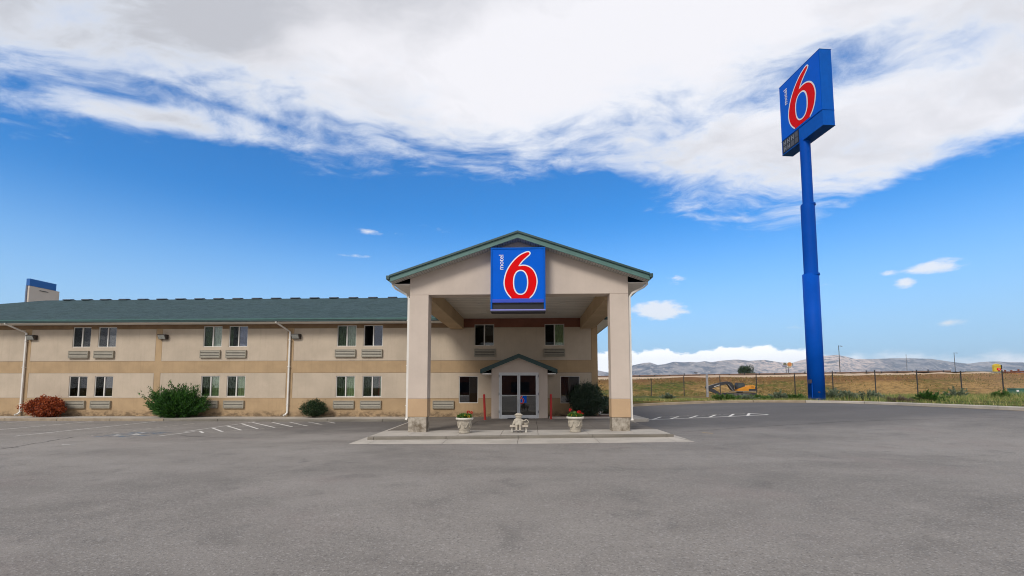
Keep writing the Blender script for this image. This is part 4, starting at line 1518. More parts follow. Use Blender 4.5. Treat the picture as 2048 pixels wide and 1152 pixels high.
SW, SH, ST = 3.86, 5.12, 0.80
Us = Vector((0.118, -0.993, 0)).normalized()
Ns = Us.cross(Vector((0, 0, 1)))
Cs = Vector((18.88, 30.08, 18.29))
def sbox(name, u0, u1, v0, v1, n0, n1, m, parent=pl, bevel=0.0):
    pts = []
    for zz_ in (v0, v1):
        for (a_, b_) in ((u0, n0), (u1, n0), (u1, n1), (u0, n1)):
            pts.append(tuple(Cs + Us * a_ + Ns * b_ + Vector((0, 0, zz_))))
    mb = MB()
    mb.add(pts, [(3, 2, 1, 0), (4, 5, 6, 7), (0, 4, 5, 1), (1, 5, 6, 2), (2, 6, 7, 3), (3, 7, 4, 0)])
    mb.f = [q[::-1] for q in mb.f]
    return mb.build(name, m, parent, bevel=bevel)
h2 = SW / 2
VS = 1.02
sbox('cabinet', -h2, h2, VS + .004, SH, -ST / 2, ST / 2, BLUE, bevel=0.02)
sbox('lower_cabinet', -h2, h2, 0, VS - .004, -ST / 2, ST / 2, BLUE, bevel=0.02)
for sgn in (1, -1):
    d0 = ST / 2
    a_, b_ = (d0, d0 + .02) if sgn > 0 else (-d0 - .02, -d0)
    sbox('face_panel', -h2 + .07, h2 - .07, VS + .05, SH - .06, a_, b_, BLUEF)
    sign_art(pl, Cs + Ns * (sgn * (d0 + .022)) + Vector((0, 0, VS + .05 + 2.0)), Us * sgn, (0, 0, 1), Ns * sgn, 3.92)
    pu0, pu1 = (-h2 + .12, -h2 + 1.72) if sgn > 0 else (h2 - 1.72, h2 - .12)
    rb = sbox('reader_board', pu0, pu1, .10, .98, *((d0, d0 + .03) if sgn > 0 else (-d0 - .03, -d0)), BLACK)
    for r_ in range(2):
        for c_ in range(4):
            cu0 = pu0 + .10 + c_ * .38
            cv0 = .15 + r_ * .41
            e_ = (d0 + .031, d0 + .04) if sgn > 0 else (-d0 - .04, -d0 - .031)
            if (r_, c_) in ((0, 2), (1, 3), (0, 3)) and c_ > 1:
                sbox('blank_tile', cu0, cu0 + .30, cv0, cv0 + .36, *e_, mat('grey_tile', (0.07, 0.07, 0.085), 0.5), rb)
                continue
            for (a0, a1, b0, b1) in ((.03, .09, .02, .34), (.21, .27, .02, .34), (.09, .21, .15, .20)):
                sbox('digit_segment', cu0 + a0, cu0 + a1, cv0 + b0, cv0 + b1, *e_, mat('grey_segment', (0.22, 0.23, 0.26), 0.5), rb)

# ------------------------------------------------------------------ vestibule and doors
ves = thing('entrance_vestibule', 'small gabled stucco vestibule with dark green roof edge round the glass doors', 'vestibule', (-0.5, 22.2, 0.15))
vy = 22.2
VC = -0.512
def vz(x):
    return 3.29 - 0.405 * abs(x - VC)
mb = MB()
fx0, fx1, fz0, fz1 = -1.495, 0.455, 0.14, 2.39
# front wall round the door opening
mb.prism([(-1.868, 0.12), (fx0, 0.12), (fx0, fz1), (fx1, fz1), (fx1, 0.12), (0.896, 0.12), (0.896, vz(0.896) - .17), (VC, 3.29 - .17), (-1.868, vz(-1.868) - .17)][::-1], 'y', vy, vy + .2)
mb.build('front_wall', PORTAL, ves)
B('side_wall', PORTAL, ves, (-1.868, -1.67, vy + .2, YW - .002, 0.12, 2.55))
B('side_wall', PORTAL, ves, (0.698, 0.896, vy + .2, YW - .002, 0.12, 2.55))
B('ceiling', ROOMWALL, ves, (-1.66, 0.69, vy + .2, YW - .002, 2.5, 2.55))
MB().add([(-1.40, 23.5, 0.175), (0.36, 23.5, 0.175), (0.36, 23.5, 2.45), (-1.40, 23.5, 2.45)], [(0, 1, 2, 3)]).build('inner_glass', GLASSDOOR, ves)
vr = MB()
for ex, s2 in ((-2.36, 1), (1.335, -1)):
    z0 = vz(ex)
    q = [(ex, 21.88, z0), (VC, 21.88, 3.29), (VC, YW - .01, 3.29), (ex, YW - .01, z0)]
    q += [(x, y, z - .05) for x, y, z in q]
    vr.add(q, [(0, 1, 2, 3), (7, 6, 5, 4), (0, 4, 5, 1), (3, 7, 4, 0)] if s2 > 0 else [(3, 2, 1, 0), (4, 5, 6, 7), (1, 5, 4, 0), (0, 4, 7, 3)])
vro = vr.build('roof', SHING, ves)
VG = mat('dark_green_fascia', (0.010, 0.042, 0.039), 0.45, 0.1, 3)
for ex in (-2.36, 1.335):
    z0 = vz(ex)
    q = [(ex, 21.84, z0 - .20), (VC, 21.84, 3.09), (VC, 21.84, 3.30), (ex, 21.84, z0 + .01)]
    q += [(x, y + .035, z) for x, y, z in q]
    MB().add(q, [(0, 1, 2, 3), (7, 6, 5, 4), (0, 4, 5, 1), (3, 2, 6, 7), (0, 3, 7, 4)] if ex < 0 else [(3, 2, 1, 0), (4, 5, 6, 7), (1, 5, 4, 0), (7, 6, 2, 3), (4, 7, 3, 0)]).build('rake_fascia', VG, ves)
    wx = -1.868 if ex < 0 else 0.896
    q = [(ex, 21.88, z0 - .185), (VC, 21.88, 3.105), (VC, vy - .002, 3.105), (ex, vy - .002, z0 - .185)]
    MB().add(q, [(0, 1, 2, 3)] if ex > 0 else [(3, 2, 1, 0)]).build('rake_soffit', SOFFIT, ves)
    a_, b_ = sorted((ex, wx))
    B('eave_box', SOFFIT, ves, (a_ + (.04 if ex < 0 else .003), b_ - (.003 if ex < 0 else .04), 21.9, 23.7, z0 - .25, z0 - .19), bevel=0.01)
    B('eave_trim', VG, ves, (ex - .03, ex + .01, 21.84, 23.7, z0 - .20, z0 + .005) if ex < 0 else (ex - .01, ex + .03, 21.84, 23.7, z0 - .20, z0 + .005))
    MB().add([(ex + (.02 if ex < 0 else -.02), vy - .012, z0 - .188), (wx, vy - .012, z0 - .188), (wx, vy - .012, vz(wx) - .185)], [(0, 1, 2), (2, 1, 0)]).build('eave_return', DKGREEN, ves)
# doors
dr = MB()
dr.box(fx0, fx0 + .07, vy - .03, vy + .10, fz0, fz1).box(fx1 - .07, fx1, vy - .03, vy + .10, fz0, fz1).box(fx0 + .07, fx1 - .07, vy - .03, vy + .10, fz1 - .07, fz1)
dr.build('door_frame', ALU, ves, bevel=0.006)
B('threshold', ALU, ves, (fx0 + .07, fx1 - .07, vy - .04, vy + .12, fz0 - .01, fz0 + .035))
mid = (fx0 + fx1) / 2
for (a, b, hs_) in ((fx0 + .075, mid - .006, 1), (mid + .006, fx1 - .075, -1)):
    st = 0.065
    leaf = MB()
    z0, z1 = fz0 + .04, fz1 - .075
    leaf.box(a, a + st, vy - .01, vy + .035, z0, z1).box(b - st, b, vy - .01, vy + .035, z0, z1)
    leaf.box(a + st, b - st, vy - .01, vy + .035, z1 - .07, z1).box(a + st, b - st, vy - .01, vy + .035, z0, z0 + .13)
    lf = leaf.build('door', ALU, ves, bevel=0.004)
    B('pane', GLASSDOOR, lf, (a + st, b - st, vy + .008, vy + .016, z0 + .13, z1 - .07))
    B('push_bar', ALU, lf, (a + st, b - st, vy - .035, vy - .012, 1.255, 1.285))
    hx0 = (b - .075) if hs_ > 0 else a - .005
    B('pull_handle', ALU, lf, (hx0, hx0 + .08, vy - .075, vy - .037, 1.02, 1.28), bevel=0.008)
    for hz in (0.4, 1.27, 2.15):
        hxx = fx0 - .012 if hs_ > 0 else fx1 - .028
        B('hinge', GALV, lf, (hxx, hxx + .04, vy - .05, vy - .031, hz, hz + .13))
    if hs_ < 0:
        B('sticker', BLUEF, lf, (a + st + .01, a + st + .31, vy + .001, vy + .0065, 0.90, 1.24))
        sign_art(lf, (a + st + .04, vy, 1.07), (1, 0, 0), (0, 0, 1), (0, -1, 0), 0.42, text=False)
# lobby inside
lob = bld
B('reception_desk', mat('desk_wood', (0.16, 0.07, 0.035), 0.4, 0.2, 3), bld, (-2.9, -0.9, 25.3, 25.9, 0.12, 1.2))
B('lobby_picture', mat('lobby_amber', (0.42, 0.22, 0.03), 0.6, 0.3, 3), bld, (-3.30, -3.10, 26.12, 26.18, 1.6, 2.2))

mt = tag(B('door_mat', MATB, None, (-1.06, -0.05, 21.62, 22.14, 0.149, 0.165), bevel=0.005), 'black rubber mat lying before the glass doors', 'mat')

# red bollards
for x, y, tilt, lb in ((-2.09, 21.3, R(2.5), 'leaning red steel bollard left of the glass doors'), (1.02, 21.45, 0, 'upright red steel bollard right of the glass doors')):
    b = thing('bollard', lb, 'bollard', (x, y, 0.145), 'red bollards guarding the doors')
    b.rotation_euler = (0, -tilt, 0)
    MB().lathe([(0.055, -0.03), (0.055, 1.16), (0.045, 1.185), (0.02, 1.195)], (x, y, 0.145), 18).build('post', REDP, b, smooth=False)
    MB().lathe([(0.075, -0.005), (0.07, 0.012)], (x, y, 0.145), 18).build('base_collar', REDP, b)

# ------------------------------------------------------------------ leaves
def leaf_cards(P_, Dv, L_, Wd, fold=0.25):
    """rhombic leaves: base P_, axis Dv (unit), length, width"""
    n = len(P_)
    r = rng.normal(size=(n, 3))
    side = np.cross(Dv, r)
    side /= np.linalg.norm(side, axis=1)[:, None] + 1e-9
    nn = np.cross(side, Dv)
    L_ = np.broadcast_to(L_, (n,))[:, None]
    Wd = np.broadcast_to(Wd, (n,))[:, None]
    a = P_
    b = P_ + Dv * L_ * 0.5 + side * Wd * 0.5 + nn * Wd * fold
    c = P_ + Dv * L_
    d = P_ + Dv * L_ * 0.5 - side * Wd * 0.5 + nn * Wd * fold
    V_ = np.stack([a, b, c, d], 1).reshape(-1, 3)
    i = np.arange(n) * 4
    F_ = np.concatenate([np.stack([i, i + 1, i + 2], 1), np.stack([i, i + 2, i + 3], 1)])
    return V_, F_


def np_mesh(name, V_, F_, m, parent=None, off=(0, 0, 0)):
    me_ = bpy.data.meshes.new(name)
    V_ = np.asarray(V_, float) - np.asarray(off)
    F_ = np.asarray(F_)
    k = F_.shape[1]
    me_.vertices.add(len(V_))
    me_.vertices.foreach_set('co', V_.ravel())
    me_.loops.add(F_.size)
    me_.loops.foreach_set('vertex_index', F_.ravel().astype(np.int32))
    me_.polygons.add(len(F_))
    me_.polygons.foreach_set('loop_start', np.arange(len(F_), dtype=np.int32) * k)
    me_.polygons.foreach_set('loop_total', np.full(len(F_), k, np.int32))
    me_.update(calc_edges=True)
    me_.validate()
    return link_mesh(name, me_, m, parent)


def unit(a):
    return a / (np.linalg.norm(a, axis=1)[:, None] + 1e-9)


def shrub(name, label, c, r, n, ll, lw, m, style='round', group=None, cat='shrub', seed=1, lump=0.16, stems=7, inner=0.45):
    c = np.array(c, float)
    r = np.array(r, float)
    t = thing(name, label, cat, tuple(c), group)
    rs = np.random.default_rng(seed)
    d = unit(rs.normal(size=(n, 3)))
    flip = (d[:, 2] < 0) & (rs.uniform(0, 1, n) < 0.25)
    d[:, 2] = np.where(flip, -d[:, 2], d[:, 2])
    # lumps: clumps of foliage stand out from the outline
    cl_ = unit(rs.normal(size=(26, 3)))
    k = np.max(np.clip((d @ cl_.T - 0.80) / 0.20, 0, 1), axis=1)
    rad = (1 - lump) + lump * 1.5 * k
    q = inner + (1 - inner) * rs.uniform(0, 1, n) ** 0.55
    q = np.where(rs.uniform(0, 1, n) < 0.035, q * 1.14, q)
    Pp = d * r * (rad * q)[:, None]
    low = d[:, 2] < 0
    zc_ = 0.40
    Pp[:, 2] = np.where(low, r[2] * zc_ * (1 + d[:, 2] * q * 1.05), Pp[:, 2] * (1 - zc_) + r[2] * zc_)
    Pp[:, :2] *= np.where(low, 1.0 + 0.12 * d[:, 2], 1.0)[:, None]
    Pp[:, 2] = np.maximum(Pp[:, 2], 0.02)
    if style == 'juniper':
        # long sprays: needles set along branches that reach out and up
        nb = max(40, n // 48)
        k = rs.integers(0, nb, n)
        order = rs.permutation(n)[:nb]
        tip = Pp[order] * np.clip(rs.normal(1.04, .065, nb), .85, 1.22)[:, None]
        root = np.array([0, 0, r[2] * 0.12]) + tip * np.array([.25, .25, .05])
        u = rs.uniform(0.25, 1.0, n) ** 0.7
        bd = unit(tip - root)
        Pp = root[k] * (1 - u)[:, None] + tip[k] * u[:, None] + rs.normal(size=(n, 3)) * (np.mean(r) * .035)
        Pp[:, 2] -= np.sin(u * math.pi) * 0.06 * r[2]
        Pp[:, 2] = np.maximum(Pp[:, 2], 0.02)
        ax = unit(bd[k] + rs.normal(size=(n, 3)) * 0.42 + np.array([0, 0, 0.18]))
    else:
        # twiggy clumps with gaps between them
        nb = max(50, n // 45)
        k = rs.integers(0, nb, n)
        order = rs.permutation(n)[:nb]
        cen = Pp[order]
        Pp = np.where((rs.uniform(0, 1, n) < .55)[:, None], cen[k] + rs.normal(size=(n, 3)) * (np.mean(r) * .085), Pp)
        Pp[:, 2] = np.maximum(Pp[:, 2], 0.02)
        ax = unit(unit(cen)[k] * 0.55 + rs.normal(size=(n, 3)) * 0.75)
    L2 = ll * rs.uniform(0.6, 1.3, n)
    W2 = lw * rs.uniform(0.7, 1.25, n)
    V_, F_ = leaf_cards(Pp + c, ax, L2, W2)
    fo = np_mesh('foliage', V_, F_, m, t, c)
    for i in range(stems):
        a = 2 * math.pi * (i + rs.uniform(-.2, .2)) / stems
        e = np.array([math.cos(a) * r[0] * .55, math.sin(a) * r[1] * .55, r[2] * rs.uniform(.5, .8)])
        b0 = np.array([math.cos(a) * .06, math.sin(a) * .06, -0.06])
        MB().tube([tuple(c + b0), tuple(c + b0 * .5 + e * .45 + np.array([0, 0, r[2] * .1])), tuple(c + e)], [0.022, 0.015, 0.006], 5).build('stem', TWIG, t)
    return t


shrub('red_shrub', 'low rust-red shrub against the wall beside the leftmost downspout', (-25.72, 23.15, 0.12), (0.98, 0.60, 1.00), 6000, 0.10, 0.06, L_RED, seed=3, lump=0.22)
j = shrub('juniper_shrub', 'large spreading green juniper against the wall below the upper-floor wall light', (-18.50, 23.05, 0.12), (1.62, 0.72, 1.60), 19000, 0.17, 0.034, L_JUN, 'juniper', seed=5, lump=0.13)
shrub('round_shrub', 'small clipped round dark green shrub between downspout and window pair', (-11.22, 23.2, 0.15), (0.66, 0.52, 0.84), 6500, 0.055, 0.036, L_RND, seed=7, lump=0.10)
shrub('holly_shrub', 'big dark leafy shrub right of the lobby covering the window corner', (2.93, 23.0, 0.23), (0.92, 0.62, 1.62), 10500, 0.08, 0.046, L_BIG, seed=9, lump=0.2)
shrub('corner_shrub', 'small dark shrub half hidden behind the right portico column', (4.12, 24.6, 0.25), (0.42, 0.42, 0.92), 2600, 0.07, 0.04, L_RND, seed=10)

# ------------------------------------------------------------------ planters
def planter(x, y, z, label, flowers, seed):
    rs = np.random.default_rng(seed)
    t = thing('planter', label, 'planter', (x, y, z), 'cast stone flower planters on the slab')
    prof = [(0.165, 0.0), (0.185, 0.005), (0.19, 0.05), (0.175, 0.065), (0.18, 0.075), (0.20, 0.20), (0.232, 0.40), (0.24, 0.435)]

    def fl(th, zz_):
        return 1.0
    mbp = MB().lathe(prof, (x, y, z), 40)
    mbp.build('pot', STONE, t, smooth=True)
    MB().lathe([(0.235, 0.43), (0.285, 0.445), (0.298, 0.47), (0.295, 0.505), (0.275, 0.515), (0.25, 0.512), (0.235, 0.46)], (x, y, z), 40).build('rim', mat('pale_cast_stone', (0.58, 0.54, 0.47), 0.9, 0.12, 9, bump=0.3), t, smooth=True)
    # swags in relief
    for k in range(6):
        a0 = k * math.pi / 3 + .2
        pts_ = []
        for i in range(9):
            u = i / 8
            a = a0 + u * math.pi / 3
            zz_ = 0.38 - 0.20 * math.sin(u * math.pi)
            rr_ = 0.18 + (zz_ - .075) * 0.16 + 0.012
            pts_.append((x + rr_ * math.cos(a), y + rr_ * math.sin(a), z + zz_))
        MB().tube(pts_, [0.008, 0.013, 0.018, 0.022, 0.024, 0.022, 0.018, 0.013, 0.008], 7).build('swag', STONE, t, smooth=True)
    for k in range(5):
        pass
    MB().lathe([(0.236, 0.47), (0.236, 0.482)], (x, y, z), 28).build('soil', MULCH, t)
    n = 420
    a = rs.uniform(0, 2 * math.pi, n)
    q = np.sqrt(rs.uniform(0, 1, n)) * 0.22
    Pp = np.stack([x + q * np.cos(a), y + q * np.sin(a), z + 0.48 + rs.uniform(0, 1, n) ** 1.4 * (0.16 - 0.25 * q)], 1)
    ax = unit(np.stack([np.cos(a) * .6, np.sin(a) * .6, np.full(n, .6)], 1) + rs.normal(size=(n, 3)) * .5)
    V_, F_ = leaf_cards(Pp, ax, 0.075 * rs.uniform(.6, 1.3, n), 0.045)
    np_mesh('foliage', V_, F_, L_POT, t, (x, y, z))
    for fx, fy, fz, cc, fr_ in flowers:
        k = 34
        d = unit(rs.normal(size=(k, 3)))
        Pp = np.array([x + fx, y + fy, z + fz]) + d * fr_ * 0.35
        V_, F_ = leaf_cards(Pp, d, fr_ * .8, fr_ * .8)
        o = np_mesh('flower', V_, F_, L_FLR if cc == 'r' else L_FLY, t, (x, y, z))
        MB().tube([(x + fx * .8, y + fy * .8, z + .48), (x + fx, y + fy, z + fz)], 0.006, 4).build('flower_stem', L_POT, t)


planter(-2.17, 15.12, sz(-2.17), 'cast stone planter with red and yellow flowers near the left column', [(0.13, -.05, .70, 'r', .055), (0.23, .0, .68, 'r', .045), (0.15, -.15, .56, 'y', .05), (0.05, -.17, .59, 'y', .04), (-.1, -.12, .56, 'y', .022)], 1)
planter(1.53, 15.24, sz(1.53), 'cast stone planter with mostly red flowers near the right column', [(-0.17, -.03, .73, 'r', .05), (0.12, -.08, .66, 'r', .062), (0.23, -.02, .60, 'r', .045), (-.13, -.16, .56, 'y', .028), (.02, -.2, .54, 'y', .02)], 2)

# ------------------------------------------------------------------ statue on its bench
bx, by, bz = -0.35, 15.3, sz(-0.35)
st = thing('garden_statue', 'small stone figure with wide hat and basket seated on a stone bench', 'statue', (bx, by, bz))
B('bench_seat', mat('bench_stone', (0.52, 0.455, 0.375), 0.9, 0.12, 6, bump=0.4), st, (bx - .31, bx + .31, by - .14, by + .14, bz + .175, bz + .235), bevel=0.022)
for s_ in (-1, 1):
    x = bx + s_ * .235
    MB().prism([(by - .12, bz), (by + .12, bz), (by + .10, bz + .05), (by + .07, bz + .09), (by + .11, bz + .175), (by - .11, bz + .175), (by - .07, bz + .09), (by - .10, bz + .05)], 'x', x - .035, x + .035).build('bench_leg', mat('bench_leg_stone', (0.42, 0.39, 0.34), 0.9, 0.2, 8, bump=0.4), st, bevel=0.01)
IR = mat('dark_iron_rod', (0.05, 0.045, 0.04), 0.7)
MB().tube([(bx - .19, by - .1, bz + .17), (bx - .19, by - .1, bz + .02), (bx + .19, by - .1, bz + .02), (bx + .19, by - .1, bz + .17)], 0.008, 6).build('bench_brace', IR, st)
# the seated body as one closed surface
fb = MB()
zb = bz + .235
ell = fb.ell
ell((bx - .02, by - .02, zb + .085), (.125, .12, .105))
ell((bx - .02, by, zb + .16), (.098, .085, .10))
ell((bx - .02, by - .005, zb + .225), (.05, .045, .04))
ell((bx - .01, by - .01, zb + .285), (.080, .076, .072))
ell((bx - .01, by + .0, zb + .345), (.115, .105, .032))
ell((bx - .015, by, zb + .372), (.078, .078, .046))
ell((bx - .02, by - .085, zb + .045), (.09, .10, .05))
ell((bx - .06, by - .15, zb + .02), (.042, .05, .045))
ell((bx + .03, by - .15, zb + .02), (.042, .05, .045))
fb.tube([(bx - .06, by - .165, zb), (bx - .062, by - .165, zb - .13)], [.030, .026], 10)
fb.tube([(bx + .03, by - .165, zb), (bx + .032, by - .165, zb - .13)], [.030, .026], 10)
ell((bx - .062, by - .19, zb - .14), (.03, .048, .024))
ell((bx + .032, by - .19, zb - .14), (.03, .048, .024))
fb.tube([(bx - .09, by - .0, zb + .20), (bx - .135, by - .02, zb + .10), (bx - .15, by - .05, zb + .03)], [.030, .026, .022], 10)
fb.tube([(bx + .05, by - .0, zb + .20), (bx + .105, by - .04, zb + .14), (bx + .145, by - .06, zb + .165)], [.030, .026, .022], 10)
ell((bx - .155, by - .06, zb + .02), (.024, .03, .018))
ell((bx + .155, by - .06, zb + .165), (.022, .024, .022))
ell((bx - .01, by - .076, zb + .278), (.013, .014, .012))
ell((bx - .075, by - .03, zb + .30), (.02, .03, .035))
fb.v = [(bx + (x - bx) * 1.32, by + (y - by) * 1.15, zb + (z - zb) * (0.98 if z > zb else 1.0)) for x, y, z in fb.v]
fo = fb.build('figure', STONE, st)
rm_ = fo.modifiers.new('remesh', 'REMESH')
rm_.mode = 'VOXEL'
rm_.voxel_size = 0.009
rm_.use_smooth_shade = True
sm_ = fo.modifiers.new('smooth', 'SMOOTH')
sm_.iterations = 3
kb = MB().lathe([(0.055, 0.0), (0.075, 0.02), (0.088, 0.075), (0.092, 0.085), (0.08, 0.082), (0.06, 0.03)], (bx + .235, by - .02, zb), 20).build('basket', STONE, st, smooth=True)
MB().tube([(bx + .235 + .082 * math.cos(t), by - .02, zb + .08 + .105 * math.sin(t)) for t in np.linspace(0, math.pi, 14)], 0.014, 8).build('basket_handle', STONE, st, smooth=True)

# ------------------------------------------------------------------ fence beyond the lot
def tz(x, y):
    return float(terr(x, y))
fn = thing('wire_fence', 'sparse wire fence on thin dark steel posts beyond the lot kerb', 'fence', (22.7, 39.5, 0.8))
FP = [(5.2, 43.2, 2.45), (8.3, 42.6, 2.45), (11.22, 42, 2.46), (13.85, 41, 2.70), (16.83, 40.5, 2.73), (19.73, 40, 2.85), (22.71, 39.5, 2.87), (25.55, 39, 3.05), (28.66, 38.5, 3.11), (31.6, 38, 3.09), (34.6, 37.5, 2.99), (37.3, 37, 3.04), (40.2, 36.6, 3.0)]
for i, (x, y, zt) in enumerate(FP):
    z0 = tz(x, y) - .3
    MB().box(x - .028, x + .028, y - .028, y + .028, z0, zt).build('post', STEEL, fn)
MB().box(15.64, 15.80, 40.45, 40.62, 0.3, 2.85).build('wooden_post', WOODW, fn, bevel=0.02)
MB().box(15.78, 15.83, 40.62, 40.68, 0.3, 2.70).build('post', STEEL, fn)
for f_ in (0.35, 0.66, 0.95):
    pts_ = [(x, y, tz(x, y) + (zt - tz(x, y)) * f_) for x, y, zt in FP]
    MB().tube(pts_, 0.006, 4).build('wire', STEEL, fn)

# utility box half in the weeds
ub = thing('utility_box', 'low green utility box in the weeds at the right edge', 'box', (42.6, 41, 0.85))
B('cabinet', UTIL, ub, (42.15, 43.3, 40.8, 41.5, 0.7, 1.52), bevel=0.02)
B('lid', UTIL, ub, (42.12, 43.33, 40.77, 41.53, 1.522, 1.60), bevel=0.02)
B('notice', WHITES, ub, (42.2, 42.4, 40.785, 40.795, 1.30, 1.45))

# ------------------------------------------------------------------ weeds by the kerb
BUSH = [('sagebrush', 'single pale sagebrush left of the wooden fence post', (9.95, 33, 0.42), (.34, .34), L_SAGE),
        ('weed_bush', 'bright green weed clump just in front of the yellow excavator', (13.45, 31.6, .36), (.78, .6), L_GRN),
        ('weed_bush', 'grey-green weed clump right behind the kerb below the excavator tracks', (14.75, 31.9, .34), (.72, .6), L_SAGE),
        ('weed_bush', 'low green weeds at the kerb midway from excavator to blue pole', (16.0, 32.2, .36), (.7, .55), L_GRN),
        ('sagebrush', 'grey sagebrush a little left of the blue pole', (17.4, 32.2, .50), (.62, .5), L_SAGE),
        ('weed_bush', 'green weeds touching the left side of the blue pole base', (18.25, 31.6, .42), (.5, .45), L_GRN),
        ('sagebrush', 'tall grey-green sagebrush touching the right side of the blue pole base', (20.3, 31.1, .78), (.56, .5), L_SAGE),
        ('sagebrush', 'grey sagebrush second to the right of the blue pole', (21.3, 31.2, .62), (.45, .42), L_SAGE),
        ('sagebrush', 'wide sagebrush in front of the second fence post right of the pole', (22.75, 31.2, .66), (.72, .55), L_SAGE),
        ('brush_pile', 'heap of grey-brown dead brush behind the curve of the kerb', (22.6, 28.6, .30), (.72, .4), L_DRY),
        ('weed_bush', 'biggest dark green bush by the kerb at the right', (24.97, 29.2, .68), (.82, .6), L_JUN),
        ('sagebrush', 'small brownish bush beyond the dark green bush', (31.1, 34.2, .80), (.52, .45), L_SAGE),
        ('weed_bush', 'green bush in tall grass near the last fence post', (31.9, 31.9, .66), (.5, .45), L_GRN)]
for i, (nm, lb, (x, y, h), (ra, rb_), m_) in enumerate(BUSH):
    shrub(nm, lb, (x, y, tz(x, y) - .02), (ra * 1.3, rb_ * 1.1, h), 2600 if nm != 'brush_pile' else 1200, 0.14 if m_ is not L_DRY else 0.25, 0.035 if m_ is not L_DRY else 0.012, m_, 'juniper', 'bushes along the lot kerb', seed=40 + i, lump=0.3, stems=4, inner=0.2)

# ------------------------------------------------------------------ excavator
EXX, EXYY, EXZ = 35.58, 93.0, tz(40, 93)
ex = thing('excavator', 'yellow and dark grey tracked excavator parked below the embankment, boom to the left', 'excavator', (EXX + 6, EXYY, EXZ))
def ep(poly):
    return [((zx - 630) / 123.9 + EXX, (772 - zy) / 123.9 + EXZ) for zx, zy in poly]
def eprism(name, poly, y0, y1, m, parent=ex, bevel=0.03):
    return MB().prism(ep(poly)[::-1], 'y', EXYY + y0, EXYY + y1).build(name, m, parent, bevel=bevel)
for yo in (-1.45, 0.85):
    tr_ = eprism('track', [(1135, 770), (1105, 752), (1100, 722), (1130, 700), (1240, 692), (1760, 690), (1795, 705), (1808, 735), (1795, 762), (1765, 770)], yo, yo + .6, EXT, bevel=0.04)
    for k in range(7):
        zx = 1150 + k * 103
        MB().tube([((zx - 630) / 123.9 + EXX, EXYY + yo - .03, EXZ + .30), ((zx - 630) / 123.9 + EXX, EXYY + yo + .63, EXZ + .30)], 0.21 if k in (0, 6) else 0.13, 14).build('roller', EXD, tr_)
    eprism('track_frame', [(1230, 745), (1230, 715), (1680, 715), (1680, 745)], yo - .02, yo + .62, mat('excavator_frame_grey', (0.12, 0.115, 0.11), 0.7), tr_)
eprism('undercarriage', [(1310, 730), (1310, 690), (1600, 690), (1600, 730)], -.85, .85, EXD)
MB().lathe([(0.62, 0.62), (0.62, 0.86)], (EXX + 6.9, EXYY, EXZ), 24).build('slew_ring', EXD, ex)
eprism('platform', [(1280, 668), (1280, 650), (1815, 650), (1815, 668)], -1.25, 1.25, mat('excavator_platform', (0.22, 0.19, 0.16), 0.7), bevel=0.02)
body = eprism('engine_housing', [(1365, 649), (1365, 606), (1440, 578), (1520, 545), (1640, 530), (1650, 512), (1775, 512), (1795, 530), (1795, 600), (1640, 600), (1640, 649)], -1.25, 1.25, EXY)
eprism('grille', [(1690, 560), (1690, 545), (1765, 545), (1765, 560)], -1.28, -1.24, EXD, body, bevel=0.0)
eprism('counterweight', [(1645, 650), (1645, 602), (1798, 602), (1800, 548), (1816, 548), (1820, 640), (1806, 650)], -1.25, 1.25, EXD)
cab = eprism('cab', [(1352, 604), (1345, 520), (1362, 452), (1520, 450), (1546, 470), (1552, 540), (1440, 576)], -1.24, -.25, EXD)
eprism('cab_window', [(1382, 562), (1378, 520), (1390, 466), (1470, 466), (1474, 540), (1430, 556)], -1.26, -1.23, GLASSD, cab, bevel=0.0)
eprism('cab_window', [(1484, 535), (1482, 470), (1514, 468), (1532, 482), (1534, 530)], -1.26, -1.23, GLASSD, cab, bevel=0.0)
eprism('exhaust', [(1585, 530), (1590, 505), (1625, 485), (1638, 488), (1640, 500), (1612, 515), (1608, 530)], .2, .5, EXD)
boom = eprism('boom', [(1350, 645), (1342, 530), (1290, 460), (1240, 428), (1180, 414), (1060, 428), (900, 470), (735, 522), (700, 545), (702, 585), (770, 590), (860, 570), (1010, 520), (1120, 492), (1165, 490), (1195, 515), (1235, 580), (1285, 645)], -.28, .28, EXD)
eprism('boom_lettering', [(845, 552), (850, 535), (990, 492), (1000, 508)], -.29, -.282, mat('boom_marking', (0.5, 0.5, 0.5), 0.6), boom, bevel=0.0)
MB().tube([(EXX + 5.5, EXYY - .36, EXZ + .95), (EXX + 4.55, EXYY - .36, EXZ + 2.3)], 0.085, 10).build('boom_cylinder', GALV, boom)
arm = eprism('arm', [(632, 548), (660, 536), (735, 540), (790, 580), (850, 606), (1040, 738), (1030, 762), (930, 742), (760, 662), (725, 640), (660, 606)], -.20, .20, EXD)
MB().tube([(EXX + .25, EXYY - .1, EXZ + 1.85), (EXX + 2.6, EXYY - .1, EXZ + 2.5)], 0.07, 10).build('arm_cylinder', GALV, arm)
bk = eprism('bucket', [(925, 742), (1035, 738), (1060, 752), (1050, 772), (985, 774), (930, 764)], -.6, .6, mat('bucket_steel', (0.05, 0.03, 0.022), 0.8, 0.3, 3))

